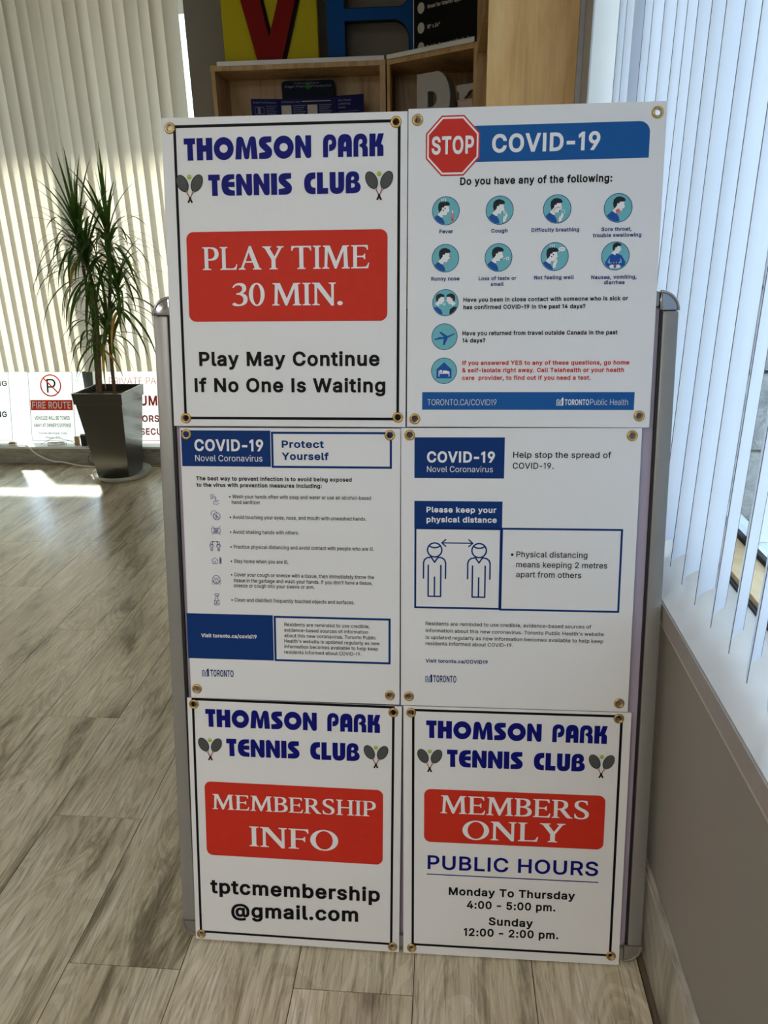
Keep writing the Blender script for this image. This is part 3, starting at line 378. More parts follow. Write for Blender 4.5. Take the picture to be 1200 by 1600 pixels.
TEXT = {
 'A': [
  ('THOMSON PARK', 'bau', 'navy', -189.3, 210.2, 376.9, 39.2, -1.9),
  ('TENNIS CLUB', 'bau', 'navy', -144.6, 146.2, 289.2, 38.1, -1.5),
  ('PLAY TIME', 'ser', 'white', -160.8, 11.6, 321.3, 42.1, -0.6),
  ('30 MIN.', 'ser', 'white', -105.2, -55.3, 214.9, 41.6, -0.7),
  ('Play May Continue', 'b', 'black', -174.6, -169.5, 354.9, 27.5, 0.6),
  ('If No One Is Waiting', 'b', 'black', -185.6, -219.9, 377.2, 27.2, -0.8),
 ],
 'B': [
  ('COVID-19', 'b', 'white', -77.1, 208.7, 192.6, 31.6, -1.3),
  ('Do you have any of the following:', 'b', 'black', -133.8, 154.2, 273.3, 13.3, -2.0),
  ('Fever', 'b', 'tblue', -170.6, 70.0, 25.0, 6.8, -0.2),
  ('Cough', 'b', 'tblue', -75.3, 69.6, 30.0, 6.8, -0.5),
  ('Difficulty breathing', 'b', 'tblue', -1.7, 69.6, 86.2, 6.8, -0.5),
  ('Sore throat,', 'b', 'tblue', 124.3, 68.9, 54.1, 6.7, -0.5),
  ('trouble swallowing', 'b', 'tblue', 109.6, 58.5, 86.6, 6.7, -1.0),
  ('Runny nose', 'b', 'tblue', -185.1, -14.7, 52.8, 7.0, -0.1),
  ('Loss of taste or', 'b', 'tblue', -96.6, -15.1, 69.6, 6.9, -0.5),
  ('smell', 'b', 'tblue', -74.0, -25.6, 24.0, 6.9, -0.3),
  ('Not feeling well', 'b', 'tblue', 5.5, -14.8, 72.8, 6.9, -0.4),
  ('Nausea, vomiting,', 'b', 'tblue', 109.8, -15.5, 82.1, 6.8, -0.2),
  ('diarrhea', 'b', 'tblue', 133.2, -25.0, 37.2, 6.9, -0.4),
  ('Have you been in close contact with someone who is sick or', 'b', 'black', -124.3, -53.8, 302.5, 7.6, -0.4),
  ('has confirmed COVID-19 in the past 14 days?', 'b', 'black', -124.1, -67.3, 225.6, 7.7, -0.8),
  ('Have you returned from travel outside Canada in the past', 'b', 'black', -125.0, -115.2, 287.3, 7.8, 0.7),
  ('14 days?', 'b', 'black', -124.8, -128.5, 42.9, 7.8, -0.2),
  ('If you answered YES to any of these questions, go home', 'b', 'red', -124.1, -170.4, 310.6, 8.1, -0.1),
  ('& self-isolate right away. Call Telehealth or your health', 'b', 'red', -124.4, -184.1, 301.9, 8.1, 0.1),
  ('care  provider, to find out if you need a test.', 'b', 'red', -124.2, -198.4, 240.8, 8.2, 1.0),
  ('TORONTO.CA/COVID19', 'l', 'white', -189.9, -246.0, 131.6, 11.0, 0.8),
  ('TORONTO', 'B', 'white', 70.3, -245.6, 45.5, 10.8, 0.1),
  ('Public Health', 'l', 'white', 117.9, -245.3, 69.9, 10.8, 0.1),
 ],
 'C': [
  ('COVID-19', 'b', 'white', -191.5, 237.5, 139.7, 23.6, -1.3),
  ('Novel Coronavirus', 'r', 'white', -191.0, 217.4, 137.0, 12.2, -0.3),
  ('Protect', 'b', 'dblue', -14.6, 244.9, 84.3, 14.5, -0.3),
  ('Yourself', 'b', 'dblue', -15.1, 221.1, 94.2, 14.6, -0.6),
  ('The best way to prevent infection is to avoid being exposed', 'b', 'black', -190.8, 178.6, 315.2, 8.1, -1.2),
  ('to the virus with prevention measures including:', 'b', 'black', -190.5, 165.5, 254.8, 8.1, -0.5),
  ('• Wash your hands often with soap and water or use an alcohol-based', 'm', 'black', -124.3, 142.8, 286.9, 7.5, -0.6),
  ('hand sanitizer.', 'm', 'black', -119.4, 131.3, 60.5, 7.6, -0.2),
  ('• Avoid touching your eyes, nose, and mouth with unwashed hands.', 'm', 'black', -124.4, 100.8, 277.5, 7.6, -0.6),
  ('• Avoid shaking hands with others.', 'm', 'black', -125.0, 70.5, 142.0, 7.6, 0.5),
  ('• Practice physical distancing and avoid contact with people who are ill.', 'm', 'black', -125.1, 39.8, 293.5, 7.7, 0.3),
  ('• Stay home when you are ill.', 'm', 'black', -125.2, 9.7, 119.1, 7.8, 0.4),
  ('• Cover your cough or sneeze with a tissue, then immediately throw the', 'm', 'black', -125.8, -18.4, 293.8, 7.8, 0.3),
  ("tissue in the garbage and wash your hands. If you don't have a tissue,", 'm', 'black', -120.5, -30.6, 285.2, 7.8, 0.7),
  ('sneeze or cough into your sleeve or arm.', 'm', 'black', -120.8, -41.4, 167.5, 7.8, -0.2),
  ('• Clean and disinfect frequently touched objects and surfaces.', 'm', 'black', -126.8, -71.8, 255.1, 7.9, 0.6),
  ('Visit toronto.ca/covid19', 'b', 'white', -193.4, -149.9, 117.6, 8.0, 0.5),
  ('Residents are reminded to use credible,', 'm', 'black', -17.1, -121.4, 176.0, 7.4, -0.4),
  ('evidence-based sources of information', 'm', 'black', -17.4, -133.3, 173.0, 7.4, 0.6),
  ('about this new coronavirus. Toronto Public', 'm', 'black', -17.6, -145.1, 189.8, 7.4, -1.0),
  ("Health's website is updated regularly as new", 'm', 'black', -17.9, -156.8, 197.4, 7.4, -0.7),
  ('information becomes available to help keep', 'm', 'black', -18.1, -168.5, 194.4, 7.4, -0.4),
  ('residents informed about COVID-19.', 'm', 'black', -18.4, -180.6, 160.4, 7.5, 0.5),
  ('TORONTO', 'B', 'dblue', -176.9, -235.2, 49.4, 14.8, 0.3),
 ],
 'D': [
  ('COVID-19', 'b', 'white', -178.0, 217.5, 131.3, 21.8, 1.0),
  ('Novel Coronavirus', 'r', 'white', -177.9, 199.0, 127.8, 11.3, 0.6),
  ('Help stop the spread of', 'm', 'black', -11.8, 227.4, 185.3, 11.7, 0.6),
  ('COVID-19.', 'm', 'black', -12.1, 206.0, 78.0, 11.8, 0.4),
  ('Please keep your', 'b', 'white', -178.4, 119.0, 136.5, 11.2, 0.0),
  ('physical distance', 'b', 'white', -178.2, 99.3, 137.5, 11.3, -0.2),
  ('•', 'm', 'black', -11.5, 31.4, 5.0, 11.6, -0.1),
  ('Physical distancing', 'm', 'black', -0.8, 31.3, 137.3, 11.6, -0.0),
  ('means keeping 2 metres', 'm', 'black', -0.7, 10.8, 176.2, 11.6, 0.7),
  ('apart from others', 'm', 'black', -0.5, -9.4, 126.9, 11.7, 1.0),
  ('Residents are reminded to use credible, evidence-based sources of', 'm', 'black', -179.0, -112.2, 328.6, 7.5, -0.1),
  ("information about this new coronavirus. Toronto Public Health's website", 'm', 'black', -178.9, -126.8, 353.4, 7.5, 0.8),
  ('is updated regularly as new information becomes available to help keep', 'm', 'black', -178.8, -141.2, 353.0, 7.5, 0.1),
  ('residents informed about COVID-19.', 'm', 'black', -178.8, -154.1, 176.0, 7.6, 0.9),
  ('Visit toronto.ca/COVID19', 'b', 'dblue', -178.6, -191.1, 125.8, 7.6, 1.3),
  ('TORONTO', 'B', 'dblue', -162.6, -232.6, 46.8, 14.5, 0.7),
 ],
 'E': [
  ('THOMSON PARK', 'bau', 'navy', -189.0, 221.7, 372.1, 39.7, 2.9),
  ('TENNIS CLUB', 'bau', 'navy', -145.6, 157.1, 285.7, 39.5, 2.3),
  ('MEMBERSHIP', 'ser', 'white', -180.0, 33.0, 355.0, 35.0, 2.3),
  ('INFO', 'ser', 'white', -100.1, -49.9, 194.3, 46.8, 1.7),
  ('tptcmembership', 'b', 'black', -190.5, -168.8, 375.4, 34.1, 4.2),
  ('@gmail.com', 'b', 'black', -145.1, -224.3, 282.6, 34.4, 8.2),
 ],
 'F': [
  ('THOMSON PARK', 'bau', 'navy', -183.0, 217.0, 367.4, 38.4, 1.5),
  ('TENNIS CLUB', 'bau', 'navy', -139.5, 154.6, 281.7, 38.2, 1.5),
  ('MEMBERS', 'ser', 'white', -152.3, 49.5, 306.7, 40.5, 1.4),
  ('ONLY', 'ser', 'white', -105.4, -8.2, 212.9, 42.4, 2.6),
  ('PUBLIC HOURS', 's', 'navy', -178.5, -81.4, 356.8, 32.7, 2.6),
  ('Monday To Thursday', 'b', 'black', -132.9, -139.8, 266.0, 18.5, 3.3),
  ('4:00 - 5:00 pm.', 'b', 'black', -93.9, -169.6, 186.9, 18.6, 3.7),
  ('Sunday', 'b', 'black', -46.9, -206.5, 94.1, 18.8, 1.9),
  ('12:00 - 2:00 pm.', 'b', 'black', -99.5, -235.4, 200.9, 18.9, 4.3),
 ],
}
MARK = {
 'A': {
  'border': [(-204.5, 271.9), (214.8, 269.0), (216.7, -271.3), (-208.1, -270.0)],
  'red': [(-191.6, 82.4), (194.8, 81.3), (195.3, -86.0), (-191.3, -83.9)],
  'rack': [(-180.9, 160.3), (179.0, 159.1)],
  'grommet': [(-214.9, 268.3), (209.8, 268.4), (-205.9, -271.2), (216.0, -267.4)],
 },
 'B': {
  'bar': [(-109.8, 256.1), (201.3, 255.2), (203.0, 192.7), (-108.6, 194.0)],
  'foot': [(-200.8, -222.3), (199.3, -220.2), (199.3, -254.1), (-199.6, -255.6)],
  'stop': [(-148.3, 222.6)],
  'ic': [(-159.3, 109.8), (-60.6, 109.1), (43.6, 109.1), (152.6, 109.0), (-159.0, 25.6), (-60.7, 25.5), (42.1, 25.6), (151.8, 25.2), (-157.9, -54.9), (-158.9, -117.5), (-158.9, -181.1)],
  'logo': [(55.2, -246.6), (67.7, -227.3)],
  'grommet': [(-212.8, 268.3), (213.6, 269.3), (-214.2, -272.5), (210.1, -266.1)],
 },
 'C': {
  'b1': [(-217.4, 279.3), (-37.0, 277.9), (-37.5, 205.9), (-219.2, 207.8)],
  'o1': [(-35.3, 277.9), (204.0, 275.1), (203.7, 204.1), (-36.2, 205.9)],
  'b2': [(-222.0, -98.6), (-40.1, -99.5), (-42.0, -197.0), (-224.0, -196.1)],
  'o2': [(-38.5, -99.5), (202.1, -100.8), (201.5, -197.5), (-39.9, -196.9)],
  'ic': [(-153.5, 140.5), (-153.9, 107.7), (-154.1, 76.4), (-156.6, 44.1), (-154.6, 13.3), (-156.9, -26.7), (-157.7, -67.9)],
  'logo': [(-195.1, -235.8), (-178.1, -214.1)],
  'grommet': [(-208.5, 272.1), (199.8, 270.6), (-209.8, -263.7), (200.4, -264.2)],
 },
 'D': {
  'b1': [(-202.4, 266.0), (-28.2, 267.0), (-28.4, 186.7), (-202.6, 187.0)],
  'b2': [(-202.5, 142.2), (-30.1, 141.2), (-29.9, 88.0), (-202.3, 86.9)],
  'o1': [(-202.3, 88.2), (-30.3, 89.5), (-29.3, -76.3), (-201.8, -78.1)],
  'o2': [(-32.2, 90.1), (202.4, 89.5), (202.7, -80.6), (-31.8, -76.3)],
  'ic': [(-161.7, 43.3), (-73.9, 43.2), (-161.0, -54.1), (-72.3, -53.7)],
  'arrow': [(-147.7, 57.8), (-86.5, 57.9)],
  'logo': [(-179.3, -233.5), (-165.4, -212.4)],
  'grommet': [(-211.9, 270.7), (211.3, 269.9), (-212.5, -265.3), (211.1, -266.7)],
 },
 'E': {
  'border': [(-213.2, 280.6), (209.8, 283.6), (210.7, -261.9), (-217.4, -267.8)],
  'red': [(-195.5, 95.5), (189.8, 97.2), (190.6, -75.1), (-196.5, -78.0)],
  'rack': [(-181.0, 171.2), (174.4, 171.4)],
  'grommet': [(-213.4, 275.3), (209.9, 278.5), (-214.9, -273.1), (213.3, -271.1)],
 },
 'F': {
  'border': [(-208.4, 277.0), (209.3, 276.8), (212.9, -261.0), (-211.2, -264.8)],
  'red': [(-186.7, 101.7), (186.0, 104.2), (187.4, -17.1), (-186.2, -19.1)],
  'rack': [(-175.3, 167.0), (175.3, 168.1)],
  'ul': [(-180.1, -93.8), (180.0, -91.7)],
  'grommet': [(-214.3, 271.1), (205.4, 272.3), (-212.0, -273.1), (213.0, -263.9)],
 },
}
GLYPH['I'] = '91|30 0 61 0 61 250 30 250'
GLYPH['1'] = '132|66 0 97 0 97 250 70 250 22 216 22 184 66 213'
_a, _q = GLYPH['-'].split('|'); _q = _q.split(); GLYPH['-'] = str(int(_a) - 44) + '|' + ' '.join(str(int(t) - (22 if i % 2 == 0 else 0)) for i, t in enumerate(_q))
CUSTOM = {
 'ser': {  # bold Roman capitals, cap height 700
 'I': (210, "M0 0L210 0L210 30Q155 35 155 70L155 630Q155 665 210 670L210 700L0 700L0 670Q55 665 55 630L55 70Q55 35 0 30"),
 'H': (580, "M0 0L210 0L210 30Q155 35 155 70L155 325L425 325L425 70Q425 35 370 30L370 0L580 0L580 30Q525 35 525 70L525 630Q525 665 580 670L580 700L370 700L370 670Q425 665 425 630L425 370L155 370L155 630Q155 665 210 670L210 700L0 700L0 670Q55 665 55 630L55 70Q55 35 0 30"),
 'T': (560, "M170 0L390 0L390 30Q335 35 335 70L335 655L440 655Q500 650 520 560L550 560L545 700L15 700L10 560L40 560Q60 650 120 655L225 655L225 70Q225 35 170 30"),
 'L': (470, "M0 0L440 0L470 170L440 170Q420 45 330 45L155 45L155 630Q155 665 210 670L210 700L0 700L0 670Q55 665 55 630L55 70Q55 35 0 30"),
 'E': (480, "M0 0L450 0L480 165L450 165Q425 45 340 45L155 45L155 335L290 335Q335 335 345 270L372 270L372 440L345 440Q335 380 290 380L155 380L155 655L320 655Q400 655 420 560L448 560L440 700L0 700L0 670Q55 665 55 630L55 70Q55 35 0 30"),
 'F': (450, "M0 0L230 0L230 30Q155 35 155 70L155 325L290 325Q335 325 345 260L372 260L372 430L345 430Q335 370 290 370L155 370L155 655L320 655Q400 655 420 560L448 560L440 700L0 700L0 670Q55 665 55 630L55 70Q55 35 0 30"),
 'P': (445, "M0 0L230 0L230 30Q155 35 155 70L155 290Q440 260 445 490Q445 700 210 700L0 700L0 670Q55 665 55 630L55 70Q55 35 0 30Z M155 335L155 655Q335 675 335 495Q335 330 155 335"),
 'B': (480, "M0 0L250 0Q480 0 480 190Q480 340 320 375Q440 410 440 530Q440 700 230 700L0 700L0 670Q55 665 55 630L55 70Q55 35 0 30Z M155 395L155 655Q330 675 330 525Q330 395 155 395Z M155 45L155 350Q365 360 365 195Q365 40 155 45"),
 'R': (560, "M0 0L210 0L210 30Q155 35 155 70L155 320L215 320L390 40Q415 0 480 0L570 0L570 30Q530 35 505 70L335 345Q440 385 440 520Q440 700 220 700L0 700L0 670Q55 665 55 630L55 70Q55 35 0 30Z M155 365L155 655Q330 675 330 515Q330 365 155 365"),
 'A': (620, "M0 0L185 0L185 30Q125 35 138 75L180 210L385 210L430 75Q440 35 385 30L385 0L620 0L620 30Q575 35 560 75L345 715L290 715L75 80Q55 35 0 30Z M196 255L368 255L282 525"),
 'N': (600, "M0 0L190 0L190 30Q125 35 125 80L125 560L480 -15L545 -15L545 620Q545 665 600 670L600 700L415 700L415 670Q480 665 480 620L480 210L185 700L0 700L0 670Q60 665 60 620L60 80Q60 35 0 30"),
 'M': (740, "M0 0L190 0L190 30Q130 35 135 80L155 540L335 0L385 0L570 540L580 70Q580 35 525 30L525 0L740 0L740 30Q690 35 688 75L665 625Q665 665 720 670L720 700L550 700L375 215L205 700L20 700L20 670Q80 665 78 620L60 80Q60 35 0 30"),
 'O': (620, "E310 350 310 365Z E310 350 190 322"),
 '0': (400, "E200 350 200 362Z E200 350 98 318"),
 'S': (440, "M30 30Q110 -15 200 -15Q420 -10 420 190Q420 310 250 400Q120 470 120 550Q125 665 220 665Q330 660 350 540L378 540L370 690Q300 715 225 715Q20 710 20 525Q25 400 180 315Q315 240 315 150Q310 35 200 35Q80 40 50 190L20 190"),
 '3': (400, "M0 40Q50 -15 140 -15Q400 -5 400 210Q400 340 270 390Q370 440 370 545Q365 715 200 715Q60 710 15 570L45 560Q85 640 165 640Q265 635 265 530Q260 410 110 385L110 350Q290 350 290 195Q285 40 165 40Q125 45 75 95Q20 100 0 40"),
 'Y': (580, "M185 0L405 0L405 30Q350 35 350 70L350 300L505 620Q525 665 580 670L580 700L385 700L385 670Q445 665 430 620L325 390L205 620Q185 665 240 670L240 700L0 700L0 670Q50 665 75 620L240 300L240 70Q240 35 185 30"),
 '.': (130, "E65 60 68 68"), ' ': (120, ""), '_': (60, '')},
 'bau': {  # heavy geometric display capitals with narrow slits
 'T': (350, "M105 0L280 0L270 510L350 510L350 700L0 700L0 510L105 510"),
 'H': (480, "M0 0L190 0L190 270L285 270L285 0L480 0L480 700L285 700L285 470L190 470L190 700L0 700"),
 'O': (610, "E305 350 305 362Z E305 350 125 130"),
 'M': (685, "M0 0L185 0L215 440L270 60Q290 0 350 0Q410 0 425 60L475 440L500 0L685 0L640 600Q630 712 540 712Q450 712 430 620L345 330L265 620Q240 712 150 712Q55 712 45 600"),
 'S': (400, "M0 0L200 0Q400 10 400 210Q400 300 330 370L205 495L380 520L380 700L190 700Q0 690 0 500Q0 410 70 340L195 215L0 185"),
 'N': (480, "M0 0L165 0L165 370L300 60Q330 -12 400 -12Q480 -10 480 90L480 700L310 700L310 350L175 640Q150 712 85 712Q0 710 0 610"),
 'P': (400, "M0 0L150 0L150 420Q150 545 205 545Q270 540 270 465Q270 400 200 390L180 390L180 190Q400 190 400 450Q395 712 200 712Q0 710 0 450"),
 'A': (420, "M0 0L160 0L160 170L260 170L260 0L420 0L420 450Q415 712 210 712Q0 710 0 450Z M180 320L240 320L240 470Q180 470 180 320"),
 'R': (430, "M0 0L145 0L145 430Q155 540 210 540Q270 535 270 465Q265 400 180 375L180 310Q270 290 270 200L270 0L430 0L430 220Q425 310 370 345Q412 390 412 480Q400 712 210 712Q0 710 0 450"),
 'K': (425, "M0 0L170 0L170 290L235 290L235 0L420 0L420 270Q415 350 350 375L430 700L265 700L185 430L185 700L0 700"),
 'E': (400, "M400 0L230 0Q0 20 0 350Q0 690 240 700L395 700L395 545L300 535Q235 520 205 450L400 450L400 285L205 285Q225 205 300 185L400 165"),
 'I': (180, "M0 0L180 0L180 700L0 700"),
 'C': (340, "M340 0L230 0Q0 15 0 350Q0 690 240 700L340 700L340 500L300 492Q195 480 195 350Q195 220 300 205L340 200"),
 'L': (330, "M0 0L330 0L330 190L175 190L175 700L0 700"),
 'U': (430, "M0 700L0 230Q10 -12 215 -12Q425 -10 430 230L430 700L255 700L255 230Q250 185 215 185Q180 185 175 230L175 700"),
 'B': (430, "M0 0L230 0Q440 10 440 200Q435 320 340 370Q400 410 400 510Q390 712 205 712Q0 710 0 450Z M160 180L160 330L200 330Q270 320 270 250Q265 180 160 180Z M160 430Q160 545 205 545Q250 535 250 485Q245 440 195 425"),
 ' ': (270, '')}}
def parse_path(d):
    out = []
    for sub in d.split('Z'):
        sub = sub.strip()
        if not sub: continue
        toks = []; cur = ''
        for ch in sub:
            if ch in 'MLQE': toks.append([ch, '']); 
            else: toks[-1][1] += ch
        pts = []
        for c, a in toks:
            q = [float(x) for x in a.split()]
            if c == 'E': pts = circle(q[0], q[1], q[2], q[3], 36)
            elif c in 'ML': pts.append((q[0], q[1]))
            else:
                p0 = pts[-1]
                for i in range(1, 6):
                    t = i / 5; pts.append(((1 - t) ** 2 * p0[0] + 2 * t * (1 - t) * q[0] + t * t * q[2], (1 - t) ** 2 * p0[1] + 2 * t * (1 - t) * q[1] + t * t * q[3]))
        if len(pts) > 2: out.append(pts)
    return out
def area(c): return 0.5 * sum(c[i][0] * c[(i + 1) % len(c)][1] - c[(i + 1) % len(c)][0] * c[i][1] for i in range(len(c)))
def inside(pt, c):
    x, y = pt; r_ = False; j = len(c) - 1
    for i in range(len(c)):
        if (c[i][1] > y) != (c[j][1] > y) and x < (c[j][0] - c[i][0]) * (y - c[i][1]) / (c[j][1] - c[i][1]) + c[i][0]: r_ = not r_
        j = i
    return r_
def offset_contour(c, d):
    n_ = len(c); out = []
    for i in range(n_):
        a, b, e = c[i - 1], c[i], c[(i + 1) % n_]
        u = Vector((b[0] - a[0], b[1] - a[1])); v_ = Vector((e[0] - b[0], e[1] - b[1]))
        if u.length < 1e-6 or v_.length < 1e-6: out.append(b); continue
        u.normalize(); v_.normalize(); n1 = Vector((-u.y, u.x)); n2 = Vector((-v_.y, v_.x)); k = n1 + n2
        if k.length < 0.2: out.append((b[0] + n1.x * d, b[1] + n1.y * d)); continue
        k.normalize(); q = min(1.6, 1 / max(0.3, k.dot(n1))); out.append((b[0] + k.x * d * q, b[1] + k.y * d * q))
    return out
OFF = {'r': 0, 'm': 4, 'b': 13, 'B': 9, 's': 8, 'l': -5}
_cache = {}
def glyph(style, ch):
    """(advance, verts, tris, cap) of one character; cap height in the same units"""
    key = (style, ch)
    if key in _cache: return _cache[key]
    if style in CUSTOM:
        adv, d = CUSTOM[style].get(ch, CUSTOM[style][' ']); cs = parse_path(d); adv += 45 if style == 'bau' else 34; cap = 700
    else:
        off = OFF[style]; a, body = GLYPH[ch].split('|'); adv = int(a) + 1.7 * off; cap = 250 + 2 * off; cs = []
        for s_ in body.split(';'):
            if s_:
                q = [int(x) for x in s_.split()]; cs.append(list(zip(q[::2], q[1::2])))
        if cs:
            sg = 1 if area(max(cs, key=lambda c: abs(area(c)))) > 0 else -1
            cs = [(offset_contour(c, -sg * off) if off else c) for c in cs]
            cs = [[(x, y + off) for x, y in c] for c in cs]
    groups = []
    order = sorted(cs, key=lambda c: -abs(area(c)))
    if style in CUSTOM:
        for c in order:
            par = [g for g in groups if inside(c[0], g[0])]
            if par: par[-1].append(c)
            else: groups.append([c])
    V, T_ = [], []
    for g in groups:
        P = [[Vector((x, y, 0)) for x, y in c] for c in g]; b = len(V); V += [(q.x, q.y, 0) for c in P for q in c]
        T_ += [tuple(b + i for i in t) for t in tessellate_polygon(P)]
    if order and style not in CUSTOM:
        sg = 1 if area(order[0]) > 0 else -1; vin = []; ein = []
        for c in cs:
            b = len(vin); vin += [Vector(p) for p in c]; ein += [(b + i, b + (i + 1) % len(c)) for i in range(len(c))]
        vo, _e, fo = delaunay_2d_cdt(vin, ein, [], 0, 1e-3)[:3]
        def wind(px, py):
            w_ = 0
            for c in cs:
                for i in range(len(c)):
                    (x0, y0), (x1, y1) = c[i - 1], c[i]
                    if (y0 <= py) != (y1 <= py):
                        if (x1 - x0) * (py - y0) / (y1 - y0) + x0 > px: w_ += 1 if y1 > y0 else -1
            return w_
        V = [(q.x, q.y, 0) for q in vo]
        for f in fo:
            gx = sum(vo[i].x for i in f) / 3; gy = sum(vo[i].y for i in f) / 3
            if wind(gx, gy) * sg > 0: T_.append(tuple(f))
        used = sorted({i for t in T_ for i in t}); mp_ = {o_: i for i, o_ in enumerate(used)}
        V = [V[i] for i in used]; T_ = [tuple(mp_[i] for i in t) for t in T_]
    _cache[key] = (adv, V, T_, cap); return _cache[key]
def text_mesh(name, body, style, ink, u, v, width, cap, parent, z, unit=0.001, slope=0.0):
    """one printed line: ink from u to u+width, baseline at v, capitals cap high"""
    pen = 0; parts = []; lo, hi = 1e9, -1e9; capu = 700
    for ch in body:
        adv, V, T_, capu = glyph(style, ch)
        if V: lo = min(lo, pen + min(q[0] for q in V)); hi = max(hi, pen + max(q[0] for q in V))
        parts.append((pen, V, T_)); pen += adv
    sx = width / (hi - lo); sy = cap / capu; vs, fs = [], []
    for pen, V, T_ in parts:
        b = len(vs)
        for x, y, g in V:
            px = u + (pen + x - lo) * sx; vs.append((px * unit, (v + y * sy + slope * (px - u)) * unit, z + g * 1e-5))
        fs += [tuple(b + i for i in t) for t in T_]
    me = bpy.data.meshes.new(name); me.from_pydata(vs, [], fs); me.materials.append(M('ink_' + ink)); me.update()
    o = bpy.data.objects.new(name, me); COL.objects.link(o); o.parent = parent; return o
class Art:
    """flat printed artwork: each shape lies a hair above the last"""
    def __init__(s, z, unit=0.001): s.z = z; s.unit = unit; s.v = []; s.f = []; s.mi = []; s.inks = []
    def poly(s, ink, *contours):
        if ink not in s.inks: s.inks.append(ink)
        P = [[Vector((x, y, 0)) for x, y in c] for c in contours]; b = len(s.v)
        s.v += [(q.x * s.unit, q.y * s.unit, s.z) for c in P for q in c]
        for t in tessellate_polygon(P): s.f.append(tuple(b + i for i in t)); s.mi.append(s.inks.index(ink))
        s.z += 8e-6; return s
    def stroke(s, ink, pts, w_, closed=False):
        if closed: pts = list(pts) + [pts[0]]
        for i in range(len(pts) - 1):
            a, b = Vector(pts[i]), Vector(pts[i + 1]); d = (b - a)
            if d.length < 1e-6: continue
            d.normalize(); n_ = Vector((-d.y, d.x)) * w_ / 2; a2 = a - d * w_ * 0.25; b2 = b + d * w_ * 0.25
            s.poly(ink, [tuple(a2 - n_), tuple(b2 - n_), tuple(b2 + n_), tuple(a2 + n_)])
        return s
    def ring(s, ink, cx, cy, r, w_, n=24): return s.poly(ink, circle(cx, cy, r + w_ / 2, n=n), circle(cx, cy, r - w_ / 2, n=n))
    def build(s, name, parent):
        me = bpy.data.meshes.new(name); me.from_pydata(s.v, [], s.f)
        for k in s.inks: me.materials.append(M('ink_' + k))
        me.polygons.foreach_set('material_index', s.mi); me.update()
        o = bpy.data.objects.new(name, me); COL.objects.link(o); o.parent = parent; return o
# ------------------------------------------------------------------ room shell
rnd = random.Random(7)
fl = MB().box(-4.6, 0.60, -3.6, 5.05, -0.06, -0.0045).build('floor', 'floor_gap', kind='structure')
JOINT = {-1: 1.062, -2: 1.9, -3: 1.087, -4: 1.507, -5: 1.935, -6: 2.49, -7: 3.37, 0: 1.75, 1: 0.62}
for k in range(-18, 2):
    x0 = -0.053 + 0.2512 * k; x1 = min(x0 + 0.2512, 0.425)
    x0 = max(x0, -4.56)
    j = JOINT.get(k, rnd.uniform(0, 1.38)) % 1.38; y = -3.55 + ((j + 3.55) % 1.38) - 1.38
    while y < 4.7:
        y0, y1 = max(y, -3.55), min(y + 1.38, 4.7)
        if y1 - y0 > 0.03:
            MB().box(x0 + 0.0009, x1 - 0.0009, y0 + 0.0009, y1 - 0.0009, -0.008, 0).build('plank', 'floor_oak', fl)
        y += 1.38
MB().box(0.4262, 0.4395, -3.55, 4.7, -0.008, -0.0015).build('trim_1', 'strip_oak', kind='structure')
MB().box(-4.6, 1.0, -3.6, 5.1, 3.0, 3.08).build('ceiling', 'ceiling_white', kind='structure')
MB().box(-4.7, -4.56, -3.6, 5.05, -0.06, 3.0).build('wall_left', 'wall_light', kind='structure')
MB().box(-4.56, 0.60, -3.7, -3.55, -0.06, 3.0).build('wall_front', 'wall_light', kind='structure')
wr = MB().box(0.452, 0.74, -3.55, 5.05, -0.06, 0.745).box(0.452, 0.74, 2.76, 5.05, 0.745, 3.0).box(0.452, 0.74, -3.55, -1.2, 0.745, 3.0).box(0.452, 0.74, -1.2, 2.76, 2.92, 3.0)
wr.build('wall_right', 'wall_grey', kind='structure')
wb = MB().box(-1.471, 0.452, 4.70, 5.05, 0, 3.0).box(-4.56, -4.2, 4.70, 5.05, 0, 3.0).box(-4.2, -1.471, 4.70, 5.05, 2.92, 3.0)
wb.build('wall_back', 'wall_grey', kind='structure')
ld = MB().box(-4.2, -1.471, 4.705, 5.05, 0, 0.112).build('trim_2', 'ledge_grey', kind='structure')
MB().box(-4.2, -1.471, 4.70, 5.05, 0.112, 0.127).build('ledge_cap', 'window_white', ld, bevel=0.002)
MB().box(-1.471, -1.28, 4.688, 4.70, 0, 0.12).build('baseboard_back', 'ledge_grey', kind='structure')
sk = MB().box(0.4395, 0.4515, -3.55, 4.69, 0.0, 0.176).box(0.4435, 0.4515, -3.55, 4.69, 0.176, 0.187)
sk.build('baseboard_right', 'skirting_oak', kind='structure')
# back window: frame, mullions, panes
win = MB().box(-4.2, -1.471, 4.97, 5.03, 0.127, 0.165).box(-4.2, -1.471, 4.97, 5.03, 2.88, 2.92).box(-1.50, -1.471, 4.97, 5.03, 0.165, 2.88).box(-4.2, -4.17, 4.97, 5.03, 0.165, 2.88)
w1 = win.build('window_1', 'window_white', kind='structure')
for x in (-2.49, -3.55): MB().box(x - 0.042, x + 0.042, 4.955, 5.035, 0.165, 2.88).build('mullion', 'alu_dark', w1, bevel=0.004)
for a, b in ((-4.17, -3.592), (-3.508, -2.532), (-2.448, -1.50)): MB().box(a, b, 4.998, 5.004, 0.165, 2.88).build('pane', 'glass', w1)
